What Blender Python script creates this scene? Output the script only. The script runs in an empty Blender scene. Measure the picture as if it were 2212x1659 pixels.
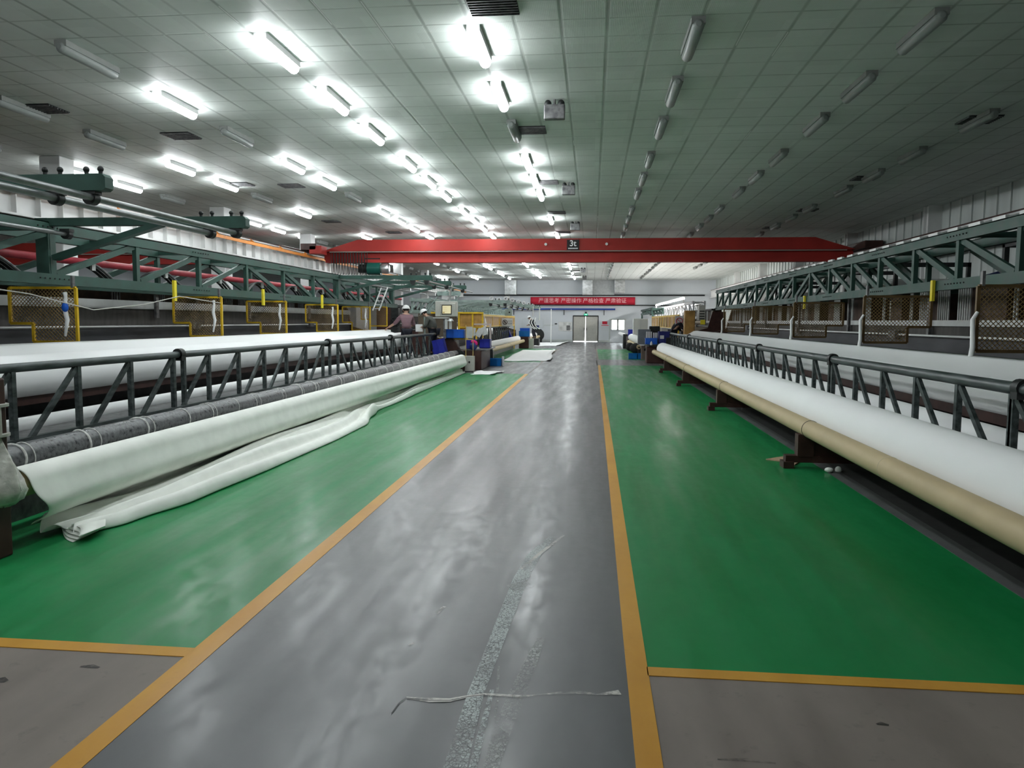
import bpy, math, random
from mathutils import Vector, Matrix
from math import sin, cos, pi, radians, sqrt
random.seed(7)
S = bpy.context.scene
COL = S.collection

# ------------------------------------------------------------------ camera
cam = bpy.data.cameras.new('camera'); cam_o = bpy.data.objects.new('camera', cam); COL.objects.link(cam_o)
cam.sensor_fit = 'HORIZONTAL'; cam.sensor_width = 36.0; cam.lens = 1620 / 2212 * 36.0
cam.clip_start = 0.05; cam.clip_end = 300
PSI, PIT, ROL = 0.105864, 0.084031, 0.0055
fw = Vector((-sin(PSI) * cos(PIT), cos(PSI) * cos(PIT), -sin(PIT)))
rt = Vector((cos(PSI), sin(PSI), 0)); up = rt.cross(fw)
r2 = rt * cos(ROL) + up * sin(ROL); u2 = -rt * sin(ROL) + up * cos(ROL)
cam_o.matrix_world = Matrix(((r2.x, u2.x, -fw.x, 0), (r2.y, u2.y, -fw.y, 0), (r2.z, u2.z, -fw.z, 1.7), (0, 0, 0, 1)))
S.camera = cam_o

# ------------------------------------------------------------------ sky outside, exposure, lamp strength
w = bpy.data.worlds.new('sky'); S.world = w; w.use_nodes = True
w.node_tree.nodes['Background'].inputs[0].default_value = (0.93, 0.97, 1.0, 1)
w.node_tree.nodes['Background'].inputs[1].default_value = 5.0
S.view_settings.view_transform = 'Standard'; S.view_settings.look = 'None'
S.view_settings.gamma = 1; S.view_settings.use_curve_mapping = False
S.view_settings.exposure = 1.22
S.cycles.use_denoising = True
S.cycles.sample_clamp_indirect = 4
S.cycles.max_bounces = 6; S.cycles.diffuse_bounces = 5; S.cycles.use_adaptive_sampling = True; S.cycles.adaptive_threshold = 0.025
LAMP = 28.0

CEIL = 5.06; WY = 62.5; XR = 9.9; XL = -31.0; YB = -7.0

# ------------------------------------------------------------------ materials
MATS = {}
def mat(name, col, rough=0.5, metal=0.0, var=0.12, scale=6.0, bump=0.0, spec=0.3, stretch=(1, 1, 1), emit=None, es=1.0, col2=None, rvar=0.0):
    if name in MATS: return MATS[name]
    m = bpy.data.materials.new(name); m.use_nodes = True; nt = m.node_tree; b = nt.nodes['Principled BSDF']
    b.inputs['Roughness'].default_value = rough; b.inputs['Metallic'].default_value = metal
    b.inputs['Specular IOR Level'].default_value = spec
    tc = nt.nodes.new('ShaderNodeTexCoord'); mp = nt.nodes.new('ShaderNodeMapping'); mp.inputs['Scale'].default_value = stretch
    nt.links.new(tc.outputs['Object'], mp.inputs[0])
    nz = nt.nodes.new('ShaderNodeTexNoise'); nz.inputs['Scale'].default_value = scale; nz.inputs['Detail'].default_value = 5
    nt.links.new(mp.outputs[0], nz.inputs['Vector'])
    rp = nt.nodes.new('ShaderNodeValToRGB'); rp.color_ramp.elements[0].position = 0.3; rp.color_ramp.elements[1].position = 0.7
    c2 = col2 or tuple(min(1, c * (1 + var)) for c in col)
    rp.color_ramp.elements[0].color = (*[c * (1 - var) for c in col], 1); rp.color_ramp.elements[1].color = (*c2, 1)
    nt.links.new(nz.outputs['Fac'], rp.inputs[0]); nt.links.new(rp.outputs[0], b.inputs['Base Color'])
    if rvar:
        mr = nt.nodes.new('ShaderNodeMapRange'); mr.inputs[3].default_value = max(0.03, rough - rvar); mr.inputs[4].default_value = rough + rvar
        mr.inputs[1].default_value = 0.3; mr.inputs[2].default_value = 0.7
        nt.links.new(nz.outputs['Fac'], mr.inputs[0]); nt.links.new(mr.outputs[0], b.inputs['Roughness'])
    if bump:
        bp = nt.nodes.new('ShaderNodeBump'); bp.inputs['Strength'].default_value = bump; bp.inputs['Distance'].default_value = 0.01
        nt.links.new(nz.outputs['Fac'], bp.inputs['Height']); nt.links.new(bp.outputs[0], b.inputs['Normal'])
    if emit:
        b.inputs['Emission Color'].default_value = (*emit, 1); b.inputs['Emission Strength'].default_value = es
    MATS[name] = m
    return m

def math_node(nt, op, a, b=None, c=None):
    n = nt.nodes.new('ShaderNodeMath'); n.operation = op
    for i, v in enumerate((a, b, c)):
        if v is None: continue
        if isinstance(v, (int, float)): n.inputs[i].default_value = v
        else: nt.links.new(v, n.inputs[i])
    return n.outputs[0]

def floor_mat(name, col, col2, rough, rvar, stain=0.5, sscale=0.7, bump=0.02, spec=0.4, coat=0.0):
    """epoxy or concrete floor: large cloudy patches, wear streaks along the hall, small dark stains"""
    m = bpy.data.materials.new(name); m.use_nodes = True; nt = m.node_tree; b = nt.nodes['Principled BSDF']
    tc = nt.nodes.new('ShaderNodeTexCoord')
    def noise(scale, st, detail=5, rough_=0.6):
        mp = nt.nodes.new('ShaderNodeMapping'); mp.inputs['Scale'].default_value = st; nt.links.new(tc.outputs['Object'], mp.inputs[0])
        n = nt.nodes.new('ShaderNodeTexNoise'); n.inputs['Scale'].default_value = scale; n.inputs['Detail'].default_value = detail
        n.inputs['Roughness'].default_value = rough_
        nt.links.new(mp.outputs[0], n.inputs['Vector']); return n.outputs['Fac']
    big = noise(sscale, (1, 0.45, 1)); streak = noise(2.2, (2.2, 0.22, 1), 2.5, 0.5); fine = noise(9, (1, 1, 1), 8, 0.7)
    mix = math_node(nt, 'ADD', math_node(nt, 'MULTIPLY', big, 0.6), math_node(nt, 'MULTIPLY', streak, 0.4))
    rp = nt.nodes.new('ShaderNodeValToRGB'); rp.color_ramp.elements[0].position = 0.32; rp.color_ramp.elements[1].position = 0.68
    rp.color_ramp.elements[0].color = (*col, 1); rp.color_ramp.elements[1].color = (*col2, 1)
    nt.links.new(mix, rp.inputs[0])
    rs = nt.nodes.new('ShaderNodeValToRGB'); rs.color_ramp.elements[0].position = 0.22; rs.color_ramp.elements[1].position = 0.42
    rs.color_ramp.elements[0].color = (1 - stain, 1 - stain, 1 - stain, 1); rs.color_ramp.elements[1].color = (1, 1, 1, 1)
    nt.links.new(fine, rs.inputs[0])
    mx = nt.nodes.new('ShaderNodeMix'); mx.data_type = 'RGBA'; mx.blend_type = 'MULTIPLY'; mx.inputs[0].default_value = 1
    nt.links.new(rp.outputs[0], mx.inputs[6]); nt.links.new(rs.outputs[0], mx.inputs[7]); nt.links.new(mx.outputs[2], b.inputs['Base Color'])
    mr = nt.nodes.new('ShaderNodeMapRange'); mr.inputs[1].default_value = 0.3; mr.inputs[2].default_value = 0.7
    mr.inputs[3].default_value = max(.285, rough - rvar); mr.inputs[4].default_value = rough + rvar
    nt.links.new(math_node(nt, 'ADD', math_node(nt, 'MULTIPLY', streak, 0.82), math_node(nt, 'MULTIPLY', fine, 0.18)), mr.inputs[0])
    nt.links.new(mr.outputs[0], b.inputs['Roughness'])
    bp = nt.nodes.new('ShaderNodeBump'); bp.inputs['Strength'].default_value = bump; bp.inputs['Distance'].default_value = 0.02
    nt.links.new(math_node(nt, 'ADD', big, math_node(nt, 'MULTIPLY', fine, 0.03)), bp.inputs['Height']); nt.links.new(bp.outputs[0], b.inputs['Normal'])
    b.inputs['Specular IOR Level'].default_value = spec
    b.inputs['Coat Roughness'].default_value = 0.20
    if coat:   # the clear coat is worn away in patches and along the traffic direction
        wr = noise(7, (1.5, .6, 1), 6, 0.7); mc = nt.nodes.new('ShaderNodeMapRange'); mc.inputs[1].default_value = .40; mc.inputs[2].default_value = .66
        mc.inputs[3].default_value = coat * .25; mc.inputs[4].default_value = coat * 1.7; nt.links.new(wr, mc.inputs[0]); nt.links.new(mc.outputs[0], b.inputs['Coat Weight'])
    b.inputs['Coat IOR'].default_value = 1.42
    MATS[name] = m
    return m

M_aisle = floor_mat('grey_epoxy', (0.070, 0.071, 0.074), (0.118, 0.119, 0.122), 0.42, 0.13, 0.0, spec=.3, coat=.20)
M_conc = floor_mat('brown_concrete', (0.135, 0.115, 0.100), (0.235, 0.203, 0.180), 0.6, 0.12, 0.35, 1.4, spec=.25)
M_green = floor_mat('green_epoxy', (0.006, 0.145, 0.036), (0.014, 0.205, 0.068), 0.42, 0.14, 0.0, 0.6, spec=.15, coat=.20)
M_yel_line = floor_mat('yellow_line_paint', (0.44, 0.21, 0.03), (0.56, 0.30, 0.05), 0.45, 0.1, 0.2, 3, spec=.2)
M_strip = mat('worn_grey_paint', (0.10, 0.10, 0.10), 0.5, var=0.2, scale=4)
M_green_st = mat('dark_green_steel', (0.026, 0.066, 0.052), 0.5, 0.0, var=0.25, scale=5, rvar=0.1)
M_rail = mat('worn_green_tube', (0.028, 0.045, 0.043), 0.42, 0.2, var=0.5, scale=20, rvar=0.12, stretch=(1, .15, 1), col2=(0.10, 0.12, 0.12))
M_dark = mat('dark_machine_steel', (0.018, 0.02, 0.02), 0.5, 0.2, var=0.4, scale=8)
M_grey_m = mat('grey_machine_steel', (0.10, 0.10, 0.105), 0.45, 0.3, var=0.3, scale=12, col2=(0.2, 0.2, 0.2))
M_brown = mat('brown_machine_paint', (0.05, 0.022, 0.018), 0.5, var=0.3, scale=5)
M_white_cl = mat('white_felt', (0.86, 0.87, 0.87), 0.9, var=0.015, scale=1.5, bump=0.0, spec=0.2)
M_cream_cl = mat('cream_felt', (0.82, 0.84, 0.79), 0.95, var=0.05, scale=5, bump=0.15, spec=0.1)
M_tan = mat('tan_rubber_sleeve', (0.46, 0.37, 0.22), 0.6, var=0.06, scale=3, spec=0.3)
M_wrap = mat('dusty_grey_plastic_wrap', (0.055, 0.058, 0.062), 0.35, var=0.4, scale=26, bump=0.6, col2=(0.13, 0.135, 0.14), rvar=0.12)
M_tape = mat('white_binding_tape', (0.55, 0.55, 0.53), 0.6, var=0.3, scale=40)
M_ygrd = mat('yellow_guard_paint', (0.62, 0.40, 0.02), 0.4, var=0.2, scale=8)
M_wire = mat('brassy_wire', (0.30, 0.20, 0.08), 0.45, 0.4, var=0.2)
M_red = mat('red_crane_paint', (0.34, 0.028, 0.022), 0.55, var=0.12, scale=1.5)
M_redtube = mat('red_tube_paint', (0.45, 0.04, 0.06), 0.4, var=0.15)
M_white_p = mat('white_paint', (0.66, 0.67, 0.66), 0.45, var=0.08, scale=2)
M_wall = mat('pale_wall_paint', (0.60, 0.64, 0.67), 0.55, var=0.05, scale=0.6)
M_wall_d = mat('grey_steel_cladding', (0.48, 0.52, 0.50), 0.5, 0.0, var=0.12, scale=1.2, stretch=(1, 2, .3))
M_orange = mat('orange_conductor_rail', (0.75, 0.28, 0.06), 0.5, var=0.1)
M_pipe = mat('steel_pipe', (0.17, 0.18, 0.18), 0.35, 0.6, var=0.15, scale=10)
M_black = mat('black_plastic', (0.012, 0.012, 0.013), 0.5, var=0.2)
M_blue = mat('blue_plastic', (0.01, 0.10, 0.50), 0.4, var=0.1)
M_blue_d = mat('deep_blue_plastic', (0.02, 0.03, 0.33), 0.4, var=0.1)
M_blue_k = mat('navy_plastic', (0.015, 0.02, 0.14), 0.4, var=0.1)
M_beige = mat('beige_cabinet_paint', (0.42, 0.42, 0.38), 0.45, var=0.06)
M_card = mat('brown_cardboard', (0.38, 0.26, 0.17), 0.85, var=0.12, scale=10)
M_chrome = mat('galvanised_steel', (0.5, 0.52, 0.52), 0.3, 0.8, var=0.3, scale=6)
M_lit = mat('lit_diffuser', (0.9, 0.9, 0.9), 0.5, var=0.0, emit=(0.93, 0.98, 1.0), es=LAMP)
M_bar = mat('lit_work_tube', (0.9, 0.9, 0.9), 0.5, var=0.0, emit=(1.0, 0.96, 0.93), es=LAMP * 1.6)
M_unlit = mat('unlit_diffuser', (0.24, 0.26, 0.25), 0.35, var=0.05)
M_housing = mat('lamp_housing', (0.22, 0.23, 0.22), 0.5, var=0.1)
M_screen = mat('lit_screen', (0.2, 0.2, 0.12), 0.3, emit=(1.0, 0.90, 0.55), es=0.26, var=0.0)
M_exit = mat('lit_exit_sign', (0.0, 0.3, 0.12), 0.4, emit=(0.02, 0.65, 0.28), es=0.7, var=0.0)
M_exitw = mat('lit_exit_symbol', (0.6, 0.9, 0.7), 0.4, emit=(0.6, 1.0, 0.75), es=0.9, var=0.0)
M_banner = mat('red_banner_cloth', (0.52, 0.02, 0.045), 0.7, var=0.1, scale=2)
M_ban_txt = mat('pink_white_lettering', (0.85, 0.50, 0.52), 0.6, var=0.05)
M_wtxt = mat('white_lettering', (0.85, 0.85, 0.85), 0.6, var=0.02)
M_skin = mat('skin', (0.42, 0.25, 0.18), 0.55, var=0.08)
M_pants = mat('dark_trousers', (0.018, 0.02, 0.03), 0.85, var=0.2)
M_jack = mat('grey_work_jacket', (0.085, 0.09, 0.08), 0.9, var=0.15)
M_pjack = mat('black_work_jacket', (0.012, 0.013, 0.02), 0.9, var=0.15)
M_helm = mat('white_helmet_plastic', (0.75, 0.75, 0.74), 0.3, var=0.02)
M_hair = mat('black_hair', (0.01, 0.01, 0.01), 0.8, var=0.2)
M_heald = mat('brown_heald_frame', (0.055, 0.032, 0.022), 0.6, var=0.4, scale=6)
M_reed = mat('dark_reed_band', (0.045, 0.042, 0.038), 0.6, var=0.35, scale=3, stretch=(1, 4, 1))
M_panel_w = mat('white_panel_paint', (0.5, 0.51, 0.5), 0.5, var=0.08)

def stripes(name, a, b, scale):
    m = bpy.data.materials.new(name); m.use_nodes = True; nt = m.node_tree; p = nt.nodes['Principled BSDF']; p.inputs['Roughness'].default_value = .9
    tc = nt.nodes.new('ShaderNodeTexCoord'); wv = nt.nodes.new('ShaderNodeTexWave'); wv.bands_direction = 'Z'; wv.inputs['Scale'].default_value = scale
    nt.links.new(tc.outputs['Object'], wv.inputs[0]); rp = nt.nodes.new('ShaderNodeValToRGB')
    rp.color_ramp.elements[0].position = .55; rp.color_ramp.elements[1].position = .72
    rp.color_ramp.elements[0].color = (*a, 1); rp.color_ramp.elements[1].color = (*b, 1)
    nt.links.new(wv.outputs[0], rp.inputs[0]); nt.links.new(rp.outputs[0], p.inputs['Base Color']); MATS[name] = m; return m
M_strp = stripes('maroon_striped_shirt', (0.09, 0.025, 0.04), (0.38, 0.27, 0.30), 7.5)

def ceiling_mat():
    m = bpy.data.materials.new('ceiling_panels'); m.use_nodes = True; nt = m.node_tree; b = nt.nodes['Principled BSDF']
    tc = nt.nodes.new('ShaderNodeTexCoord'); sx = nt.nodes.new('ShaderNodeSeparateXYZ'); nt.links.new(tc.outputs['Object'], sx.inputs[0])
    T = 0.526
    def line(o, wd, off=0.125, T=0.522):
        f = math_node(nt, 'FRACT', math_node(nt, 'DIVIDE', math_node(nt, 'ADD', o, 52.2 - off if T == .522 else 53.5 - off), T))
        d = math_node(nt, 'ABSOLUTE', math_node(nt, 'SUBTRACT', f, 0.5))
        mr = nt.nodes.new('ShaderNodeMapRange'); mr.inputs[1].default_value = 0.5 - wd * 1.6; mr.inputs[2].default_value = 0.5 - wd * 0.4
        nt.links.new(d, mr.inputs[0]); return mr.outputs[0]
    nzs = []
    for sc, off in ((0.8, 0), (1.3, 7), (7, 3)):
        mp = nt.nodes.new('ShaderNodeMapping'); mp.inputs['Location'].default_value = (off, off, 0); nt.links.new(tc.outputs['Object'], mp.inputs[0])
        n = nt.nodes.new('ShaderNodeTexNoise'); n.inputs['Scale'].default_value = sc; n.inputs['Detail'].default_value = 4; nt.links.new(mp.outputs[0], n.inputs[0]); nzs.append(n.outputs['Fac'])
    lx = line(sx.outputs['X'], 0.036); ly = line(sx.outputs['Y'], 0.028, 0.16, 0.535)
    f1 = nt.nodes.new('ShaderNodeMapRange'); f1.inputs[1].default_value = .35; f1.inputs[2].default_value = .6; f1.inputs[3].default_value = .45; nt.links.new(nzs[0], f1.inputs[0])
    f2 = nt.nodes.new('ShaderNodeMapRange'); f2.inputs[1].default_value = .35; f2.inputs[2].default_value = .6; f2.inputs[3].default_value = .3; nt.links.new(nzs[1], f2.inputs[0])
    ln = math_node(nt, 'MAXIMUM', math_node(nt, 'MULTIPLY', lx, f1.outputs[0]), math_node(nt, 'MULTIPLY', ly, math_node(nt, 'MULTIPLY', f2.outputs[0], 0.85)))
    # tone varies panel by panel
    wn = nt.nodes.new('ShaderNodeTexWhiteNoise'); cb = nt.nodes.new('ShaderNodeCombineXYZ')
    nt.links.new(math_node(nt, 'FLOOR', math_node(nt, 'ADD', math_node(nt, 'DIVIDE', sx.outputs['X'], T), 0.0)), cb.inputs[0]); nt.links.new(math_node(nt, 'FLOOR', math_node(nt, 'DIVIDE', sx.outputs['Y'], T)), cb.inputs[1])
    nt.links.new(cb.outputs[0], wn.inputs[0])
    base = nt.nodes.new('ShaderNodeValToRGB'); base.color_ramp.elements[0].color = (0.56, 0.60, 0.57, 1); base.color_ramp.elements[1].color = (0.68, 0.72, 0.69, 1)
    nt.links.new(math_node(nt, 'ADD', math_node(nt, 'MULTIPLY', wn.outputs[0], 0.5), math_node(nt, 'MULTIPLY', nzs[2], 0.5)), base.inputs[0])
    mx = nt.nodes.new('ShaderNodeMix'); mx.data_type = 'RGBA'; nt.links.new(math_node(nt, 'MULTIPLY', ln, 0.62), mx.inputs[0])
    nt.links.new(base.outputs[0], mx.inputs[6]); mx.inputs[7].default_value = (0.16, 0.19, 0.17, 1)
    # glints on the joint trim, painted in white along some joints
    n4 = nt.nodes.new('ShaderNodeTexNoise'); n4.inputs['Scale'].default_value = 0.9; mp = nt.nodes.new('ShaderNodeMapping'); mp.inputs['Scale'].default_value = (1.5, .35, 1); mp.inputs['Location'].default_value = (4, 2, 0)
    nt.links.new(tc.outputs['Object'], mp.inputs[0]); nt.links.new(mp.outputs[0], n4.inputs[0])
    g = math_node(nt, 'MULTIPLY', line(sx.outputs['X'], 0.008), math_node(nt, 'GREATER_THAN', n4.outputs['Fac'], 0.63))
    mx2 = nt.nodes.new('ShaderNodeMix'); mx2.data_type = 'RGBA'; nt.links.new(g, mx2.inputs[0]); nt.links.new(mx.outputs[2], mx2.inputs[6]); mx2.inputs[7].default_value = (0.9, 0.9, 0.9, 1)
    nt.links.new(mx2.outputs[2], b.inputs['Base Color']); b.inputs['Roughness'].default_value = 0.6
    wv = nt.nodes.new('ShaderNodeTexWave'); wv.inputs['Scale'].default_value = 16; wv.inputs['Distortion'].default_value = 0; nt.links.new(tc.outputs['Object'], wv.inputs[0])
    bp = nt.nodes.new('ShaderNodeBump'); bp.inputs['Strength'].default_value = 0.25; bp.inputs['Distance'].default_value = 0.01
    nt.links.new(math_node(nt, 'SUBTRACT', math_node(nt, 'MULTIPLY', wv.outputs['Fac'], 0.15), ln), bp.inputs['Height']); nt.links.new(bp.outputs[0], b.inputs['Normal'])
    return m
M_ceil = ceiling_mat()

# ------------------------------------------------------------------ mesh helpers
class MB:
    def __init__(s): s.v = []; s.f = []; s.sm = []
    def add(s, vs, fs, smooth=False):
        n = len(s.v); s.v += [tuple(v) for v in vs]; s.f += [tuple(i + n for i in f) for f in fs]; s.sm += [smooth] * len(fs)
        return s
    def box(s, x0, x1, y0, y1, z0, z1):
        x0, x1 = sorted((x0, x1)); y0, y1 = sorted((y0, y1)); z0, z1 = sorted((z0, z1))
        return s.add([(x0, y0, z0), (x1, y0, z0), (x1, y1, z0), (x0, y1, z0), (x0, y0, z1), (x1, y0, z1), (x1, y1, z1), (x0, y1, z1)],
                     [(3, 2, 1, 0), (4, 5, 6, 7), (0, 1, 5, 4), (1, 2, 6, 5), (2, 3, 7, 6), (3, 0, 4, 7)])
    def bar(s, p, q, a, b=None, ref=(0, 0, 1)):
        b = b or a; p = Vector(p); q = Vector(q); d = (q - p).normalized(); r = Vector(ref)
        if abs(d.dot(r)) > 0.98: r = Vector((1, 0, 0))
        u = d.cross(r).normalized(); v = u.cross(d).normalized(); u *= a / 2; v *= b / 2
        return s.add([p - u - v, p + u - v, p + u + v, p - u + v, q - u - v, q + u - v, q + u + v, q - u + v],
                     [(0, 1, 2, 3), (7, 6, 5, 4), (0, 4, 5, 1), (1, 5, 6, 2), (2, 6, 7, 3), (3, 7, 4, 0)])
    def tube(s, pts, r, n=10, cap=True):
        pts = [Vector(p) for p in pts]; rs = r if isinstance(r, (list, tuple)) else [r] * len(pts)
        vs = []; fs = []; u = None
        for i, p in enumerate(pts):
            d = (pts[min(i + 1, len(pts) - 1)] - pts[max(i - 1, 0)]).normalized()
            if u is None:
                u = d.cross(Vector((0, 0, 1)));
                if u.length < .05: u = d.cross(Vector((1, 0, 0)))
            u = (u - d * u.dot(d)).normalized(); v = d.cross(u)
            for k in range(n):
                a = 2 * pi * k / n; vs.append(p + (u * cos(a) + v * sin(a)) * rs[i])
        for i in range(len(pts) - 1):
            for k in range(n):
                k2 = (k + 1) % n; fs.append((i * n + k, i * n + k2, (i + 1) * n + k2, (i + 1) * n + k))
        s.add(vs, fs, True)
        if cap:
            m = len(pts) - 1
            s.add(vs[:n], [tuple(range(n - 1, -1, -1))]); s.add(vs[m * n:], [tuple(range(n))])
        return s
    def ring(s, c, axis, R, r, n=20, k=6):
        pts = []
        c = Vector(c); ax = Vector(axis).normalized(); u = ax.orthogonal().normalized(); v = ax.cross(u)
        vs = []; fs = []
        for i in range(n):
            a = 2 * pi * i / n; e = u * cos(a) + v * sin(a)
            for j in range(k):
                b = 2 * pi * j / k; vs.append(c + e * (R + r * cos(b)) + ax * r * sin(b))
        for i in range(n):
            for j in range(k):
                i2 = (i + 1) % n; j2 = (j + 1) % k; fs.append((i * k + j, i2 * k + j, i2 * k + j2, i * k + j2))
        return s.add(vs, fs, True)
    def ball(s, c, rx, ry=None, rz=None, n=14, m=9, z0=-1.0):
        ry = ry or rx; rz = rz or rx; vs = []; fs = []
        for i in range(m + 1):
            t = -pi / 2 + pi * i / m; t = max(t, math.asin(z0))
            for j in range(n): a = 2 * pi * j / n; vs.append((c[0] + rx * cos(t) * cos(a), c[1] + ry * cos(t) * sin(a), c[2] + rz * sin(t)))
        for i in range(m):
            for j in range(n): j2 = (j + 1) % n; fs.append((i * n + j, i * n + j2, (i + 1) * n + j2, (i + 1) * n + j))
        return s.add(vs, fs, True)
    def prism(s, poly, axis, a, b):
        """poly: 2D points in the plane normal to axis ('x': (y,z), 'y': (x,z), 'z': (x,y))"""
        def P(p, t): return {'x': (t, p[0], p[1]), 'y': (p[0], t, p[1]), 'z': (p[0], p[1], t)}[axis]
        n = len(poly); vs = [P(p, a) for p in poly] + [P(p, b) for p in poly]
        return s.add(vs, [tuple(range(n))[::-1], tuple(range(n, 2 * n))] + [(i, (i + 1) % n, n + (i + 1) % n, n + i) for i in range(n)])
    def grid(s, rows, smooth=True):
        n = len(rows[0]); vs = [p for r in rows for p in r]
        return s.add(vs, [(i * n + j, i * n + j + 1, (i + 1) * n + j + 1, (i + 1) * n + j) for i in range(len(rows) - 1) for j in range(n - 1)], smooth)
    def build(s, name, m, parent=None, bevel=0, solid=0, recalc=True, local=False):
        vs = s.v
        if parent is not None and not local:
            o = Vector((0, 0, 0)); q = parent
            while q is not None: o += q.location; q = q.parent
            vs = [(v[0] - o.x, v[1] - o.y, v[2] - o.z) for v in vs]
        me = bpy.data.meshes.new(name); me.from_pydata(vs, [], s.f); me.materials.append(m)
        me.polygons.foreach_set('use_smooth', s.sm); me.update()
        if recalc:
            import bmesh
            bm = bmesh.new(); bm.from_mesh(me); bmesh.ops.recalc_face_normals(bm, faces=bm.faces); bm.to_mesh(me); bm.free()
        o = bpy.data.objects.new(name, me); COL.objects.link(o)
        if parent is not None:
            o.parent = parent
        if bevel:
            b = o.modifiers.new('bevel', 'BEVEL'); b.width = bevel; b.segments = 2; b.limit_method = 'ANGLE'
        if solid:
            b = o.modifiers.new('solid', 'SOLIDIFY'); b.thickness = solid; b.offset = 0
        return o

def thing(name, loc, label, cat, group=None):
    o = bpy.data.objects.new(name, None); COL.objects.link(o); o.location = loc; o.empty_display_size = .2
    o['label'] = label; o['category'] = cat
    if group: o['group'] = group
    return o
def tag(o, label, cat, group=None, kind=None):
    o['label'] = label; o['category'] = cat
    if group: o['group'] = group
    if kind: o['kind'] = kind
    return o
def struct(o, label=None, cat=None):
    o['kind'] = 'structure'
    if label: o['label'] = label; o['category'] = cat or 'structure'
    return o
def kids(o): return [c for c in COL.objects if c.parent == o]
def copy_tree(o, dx, dy, dz=0, label=None, group=None):
    r = o.copy(); COL.objects.link(r); r.location = o.location + Vector((dx, dy, dz))
    if label: r['label'] = label
    if group: r['group'] = group
    for ch in [c for c in list(o.children)]:
        c = ch.copy(); COL.objects.link(c); c.parent = r
        for g in list(ch.children):
            d = g.copy(); COL.objects.link(d); d.parent = c
    return r
ORD = 'first second third fourth fifth sixth seventh eighth ninth tenth eleventh twelfth thirteenth fourteenth fifteenth sixteenth seventeenth eighteenth nineteenth twentieth twenty-first twenty-second twenty-third twenty-fourth twenty-fifth twenty-sixth'.split()

def text(body, size, loc, rot, m, name, parent, depth=0.004, align='CENTER'):
    cu = bpy.data.curves.new(name, 'FONT'); cu.body = body; cu.size = size; cu.align_x = align; cu.align_y = 'CENTER'; cu.extrude = depth; cu.offset = size * .018 if body == '3t' else 0
    tmp = bpy.data.objects.new('tmp', cu); COL.objects.link(tmp); bpy.context.view_layer.update()
    me = bpy.data.meshes.new_from_object(tmp.evaluated_get(bpy.context.evaluated_depsgraph_get()))
    bpy.data.objects.remove(tmp); me.materials.clear(); me.materials.append(m); me.name = name
    o = bpy.data.objects.new(name, me); COL.objects.link(o); o.parent = parent
    org = Vector((0, 0, 0)); q = parent
    while q is not None: org += q.location; q = q.parent
    o.location = Vector(loc) - org; o.rotation_euler = rot
    return o

# ================================================================== THE HALL
struct(MB().box(XL, XR, YB, WY, -0.2, 0.0).build('floor', M_conc), 'worn brown grey concrete slab of the hall', 'floor')
def fl(x0, x1, y0, y1, m, name, label, z=0.002): return struct(MB().box(x0, x1, y0, y1, 0.0, z).build(name, m), label, 'floor')
fl(-2.0, 0.23, YB, WY, M_aisle, 'floor', 'glossy grey aisle running down the hall')
fl(-9.5, -2.04, 23.95, 30.8, M_aisle, 'floor', 'grey cross aisle left of the main aisle')
fl(0.20, 2.68, 29.3, 33.6, M_aisle, 'floor', 'grey cross aisle right of the main aisle')
fl(-9.5, -2.0, 3.50, 23.95, M_green, 'floor', 'green floor bay left of the aisle in front of the loom')
fl(0.23, 2.68, 3.60, 29.3, M_green, 'floor', 'green floor bay right of the aisle in front of the loom')
fl(-9.5, -2.13, 30.8, 46.0, M_green, 'floor', 'far green floor bay left of the aisle')
fl(0.31, 2.68, 33.6, 46.0, M_green, 'floor', 'far green floor bay right of the aisle')
fl(-9.5, -2.04, 46.0, WY, M_aisle, 'floor', 'grey floor at the far left end')
fl(0.20, 4, 46.0, WY, M_aisle, 'floor', 'grey floor at the far right end')
fl(2.68, 2.84, 3.62, 29.3, M_strip, 'floor_marking', 'narrow grey strip beside the right green bay', 0.003)
fl(2.84, 9.0, 3.62, 31, mat('loom_shade_floor', (0.05, 0.05, 0.048), 0.6, var=0.2), 'floor', 'floor under the right loom with its shade painted dark')  # dark colour stands for the shade under the rollers and loom
# painted yellow lines
def line(name, poly, label): return struct(MB().prism(poly, 'z', 0.0, 0.004).build(name, M_yel_line), label, 'floor line')
line('floor_marking', [(-2.02, YB), (-1.90, YB), (-1.90, 3.0), (-1.93, 12), (-2.02, 23.95), (-2.13, 23.95), (-2.06, 12), (-2.02, 3.0)], 'yellow line along the left side of the aisle')
line('floor_marking', [(0.19, YB), (0.29, YB), (0.295, 4), (0.31, 12), (0.33, 29.3), (0.24, 29.3), (0.21, 12), (0.19, 4)], 'yellow line along the right side of the aisle')
line('floor_marking', [(-9, 3.44), (-2.02, 3.46), (-2.02, 3.56), (-9, 3.54)], 'yellow cross line ending the left green bay')
line('floor_marking', [(0.29, 3.53), (9, 3.62), (9, 3.71), (0.29, 3.62)], 'yellow cross line ending the right green bay')

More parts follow.
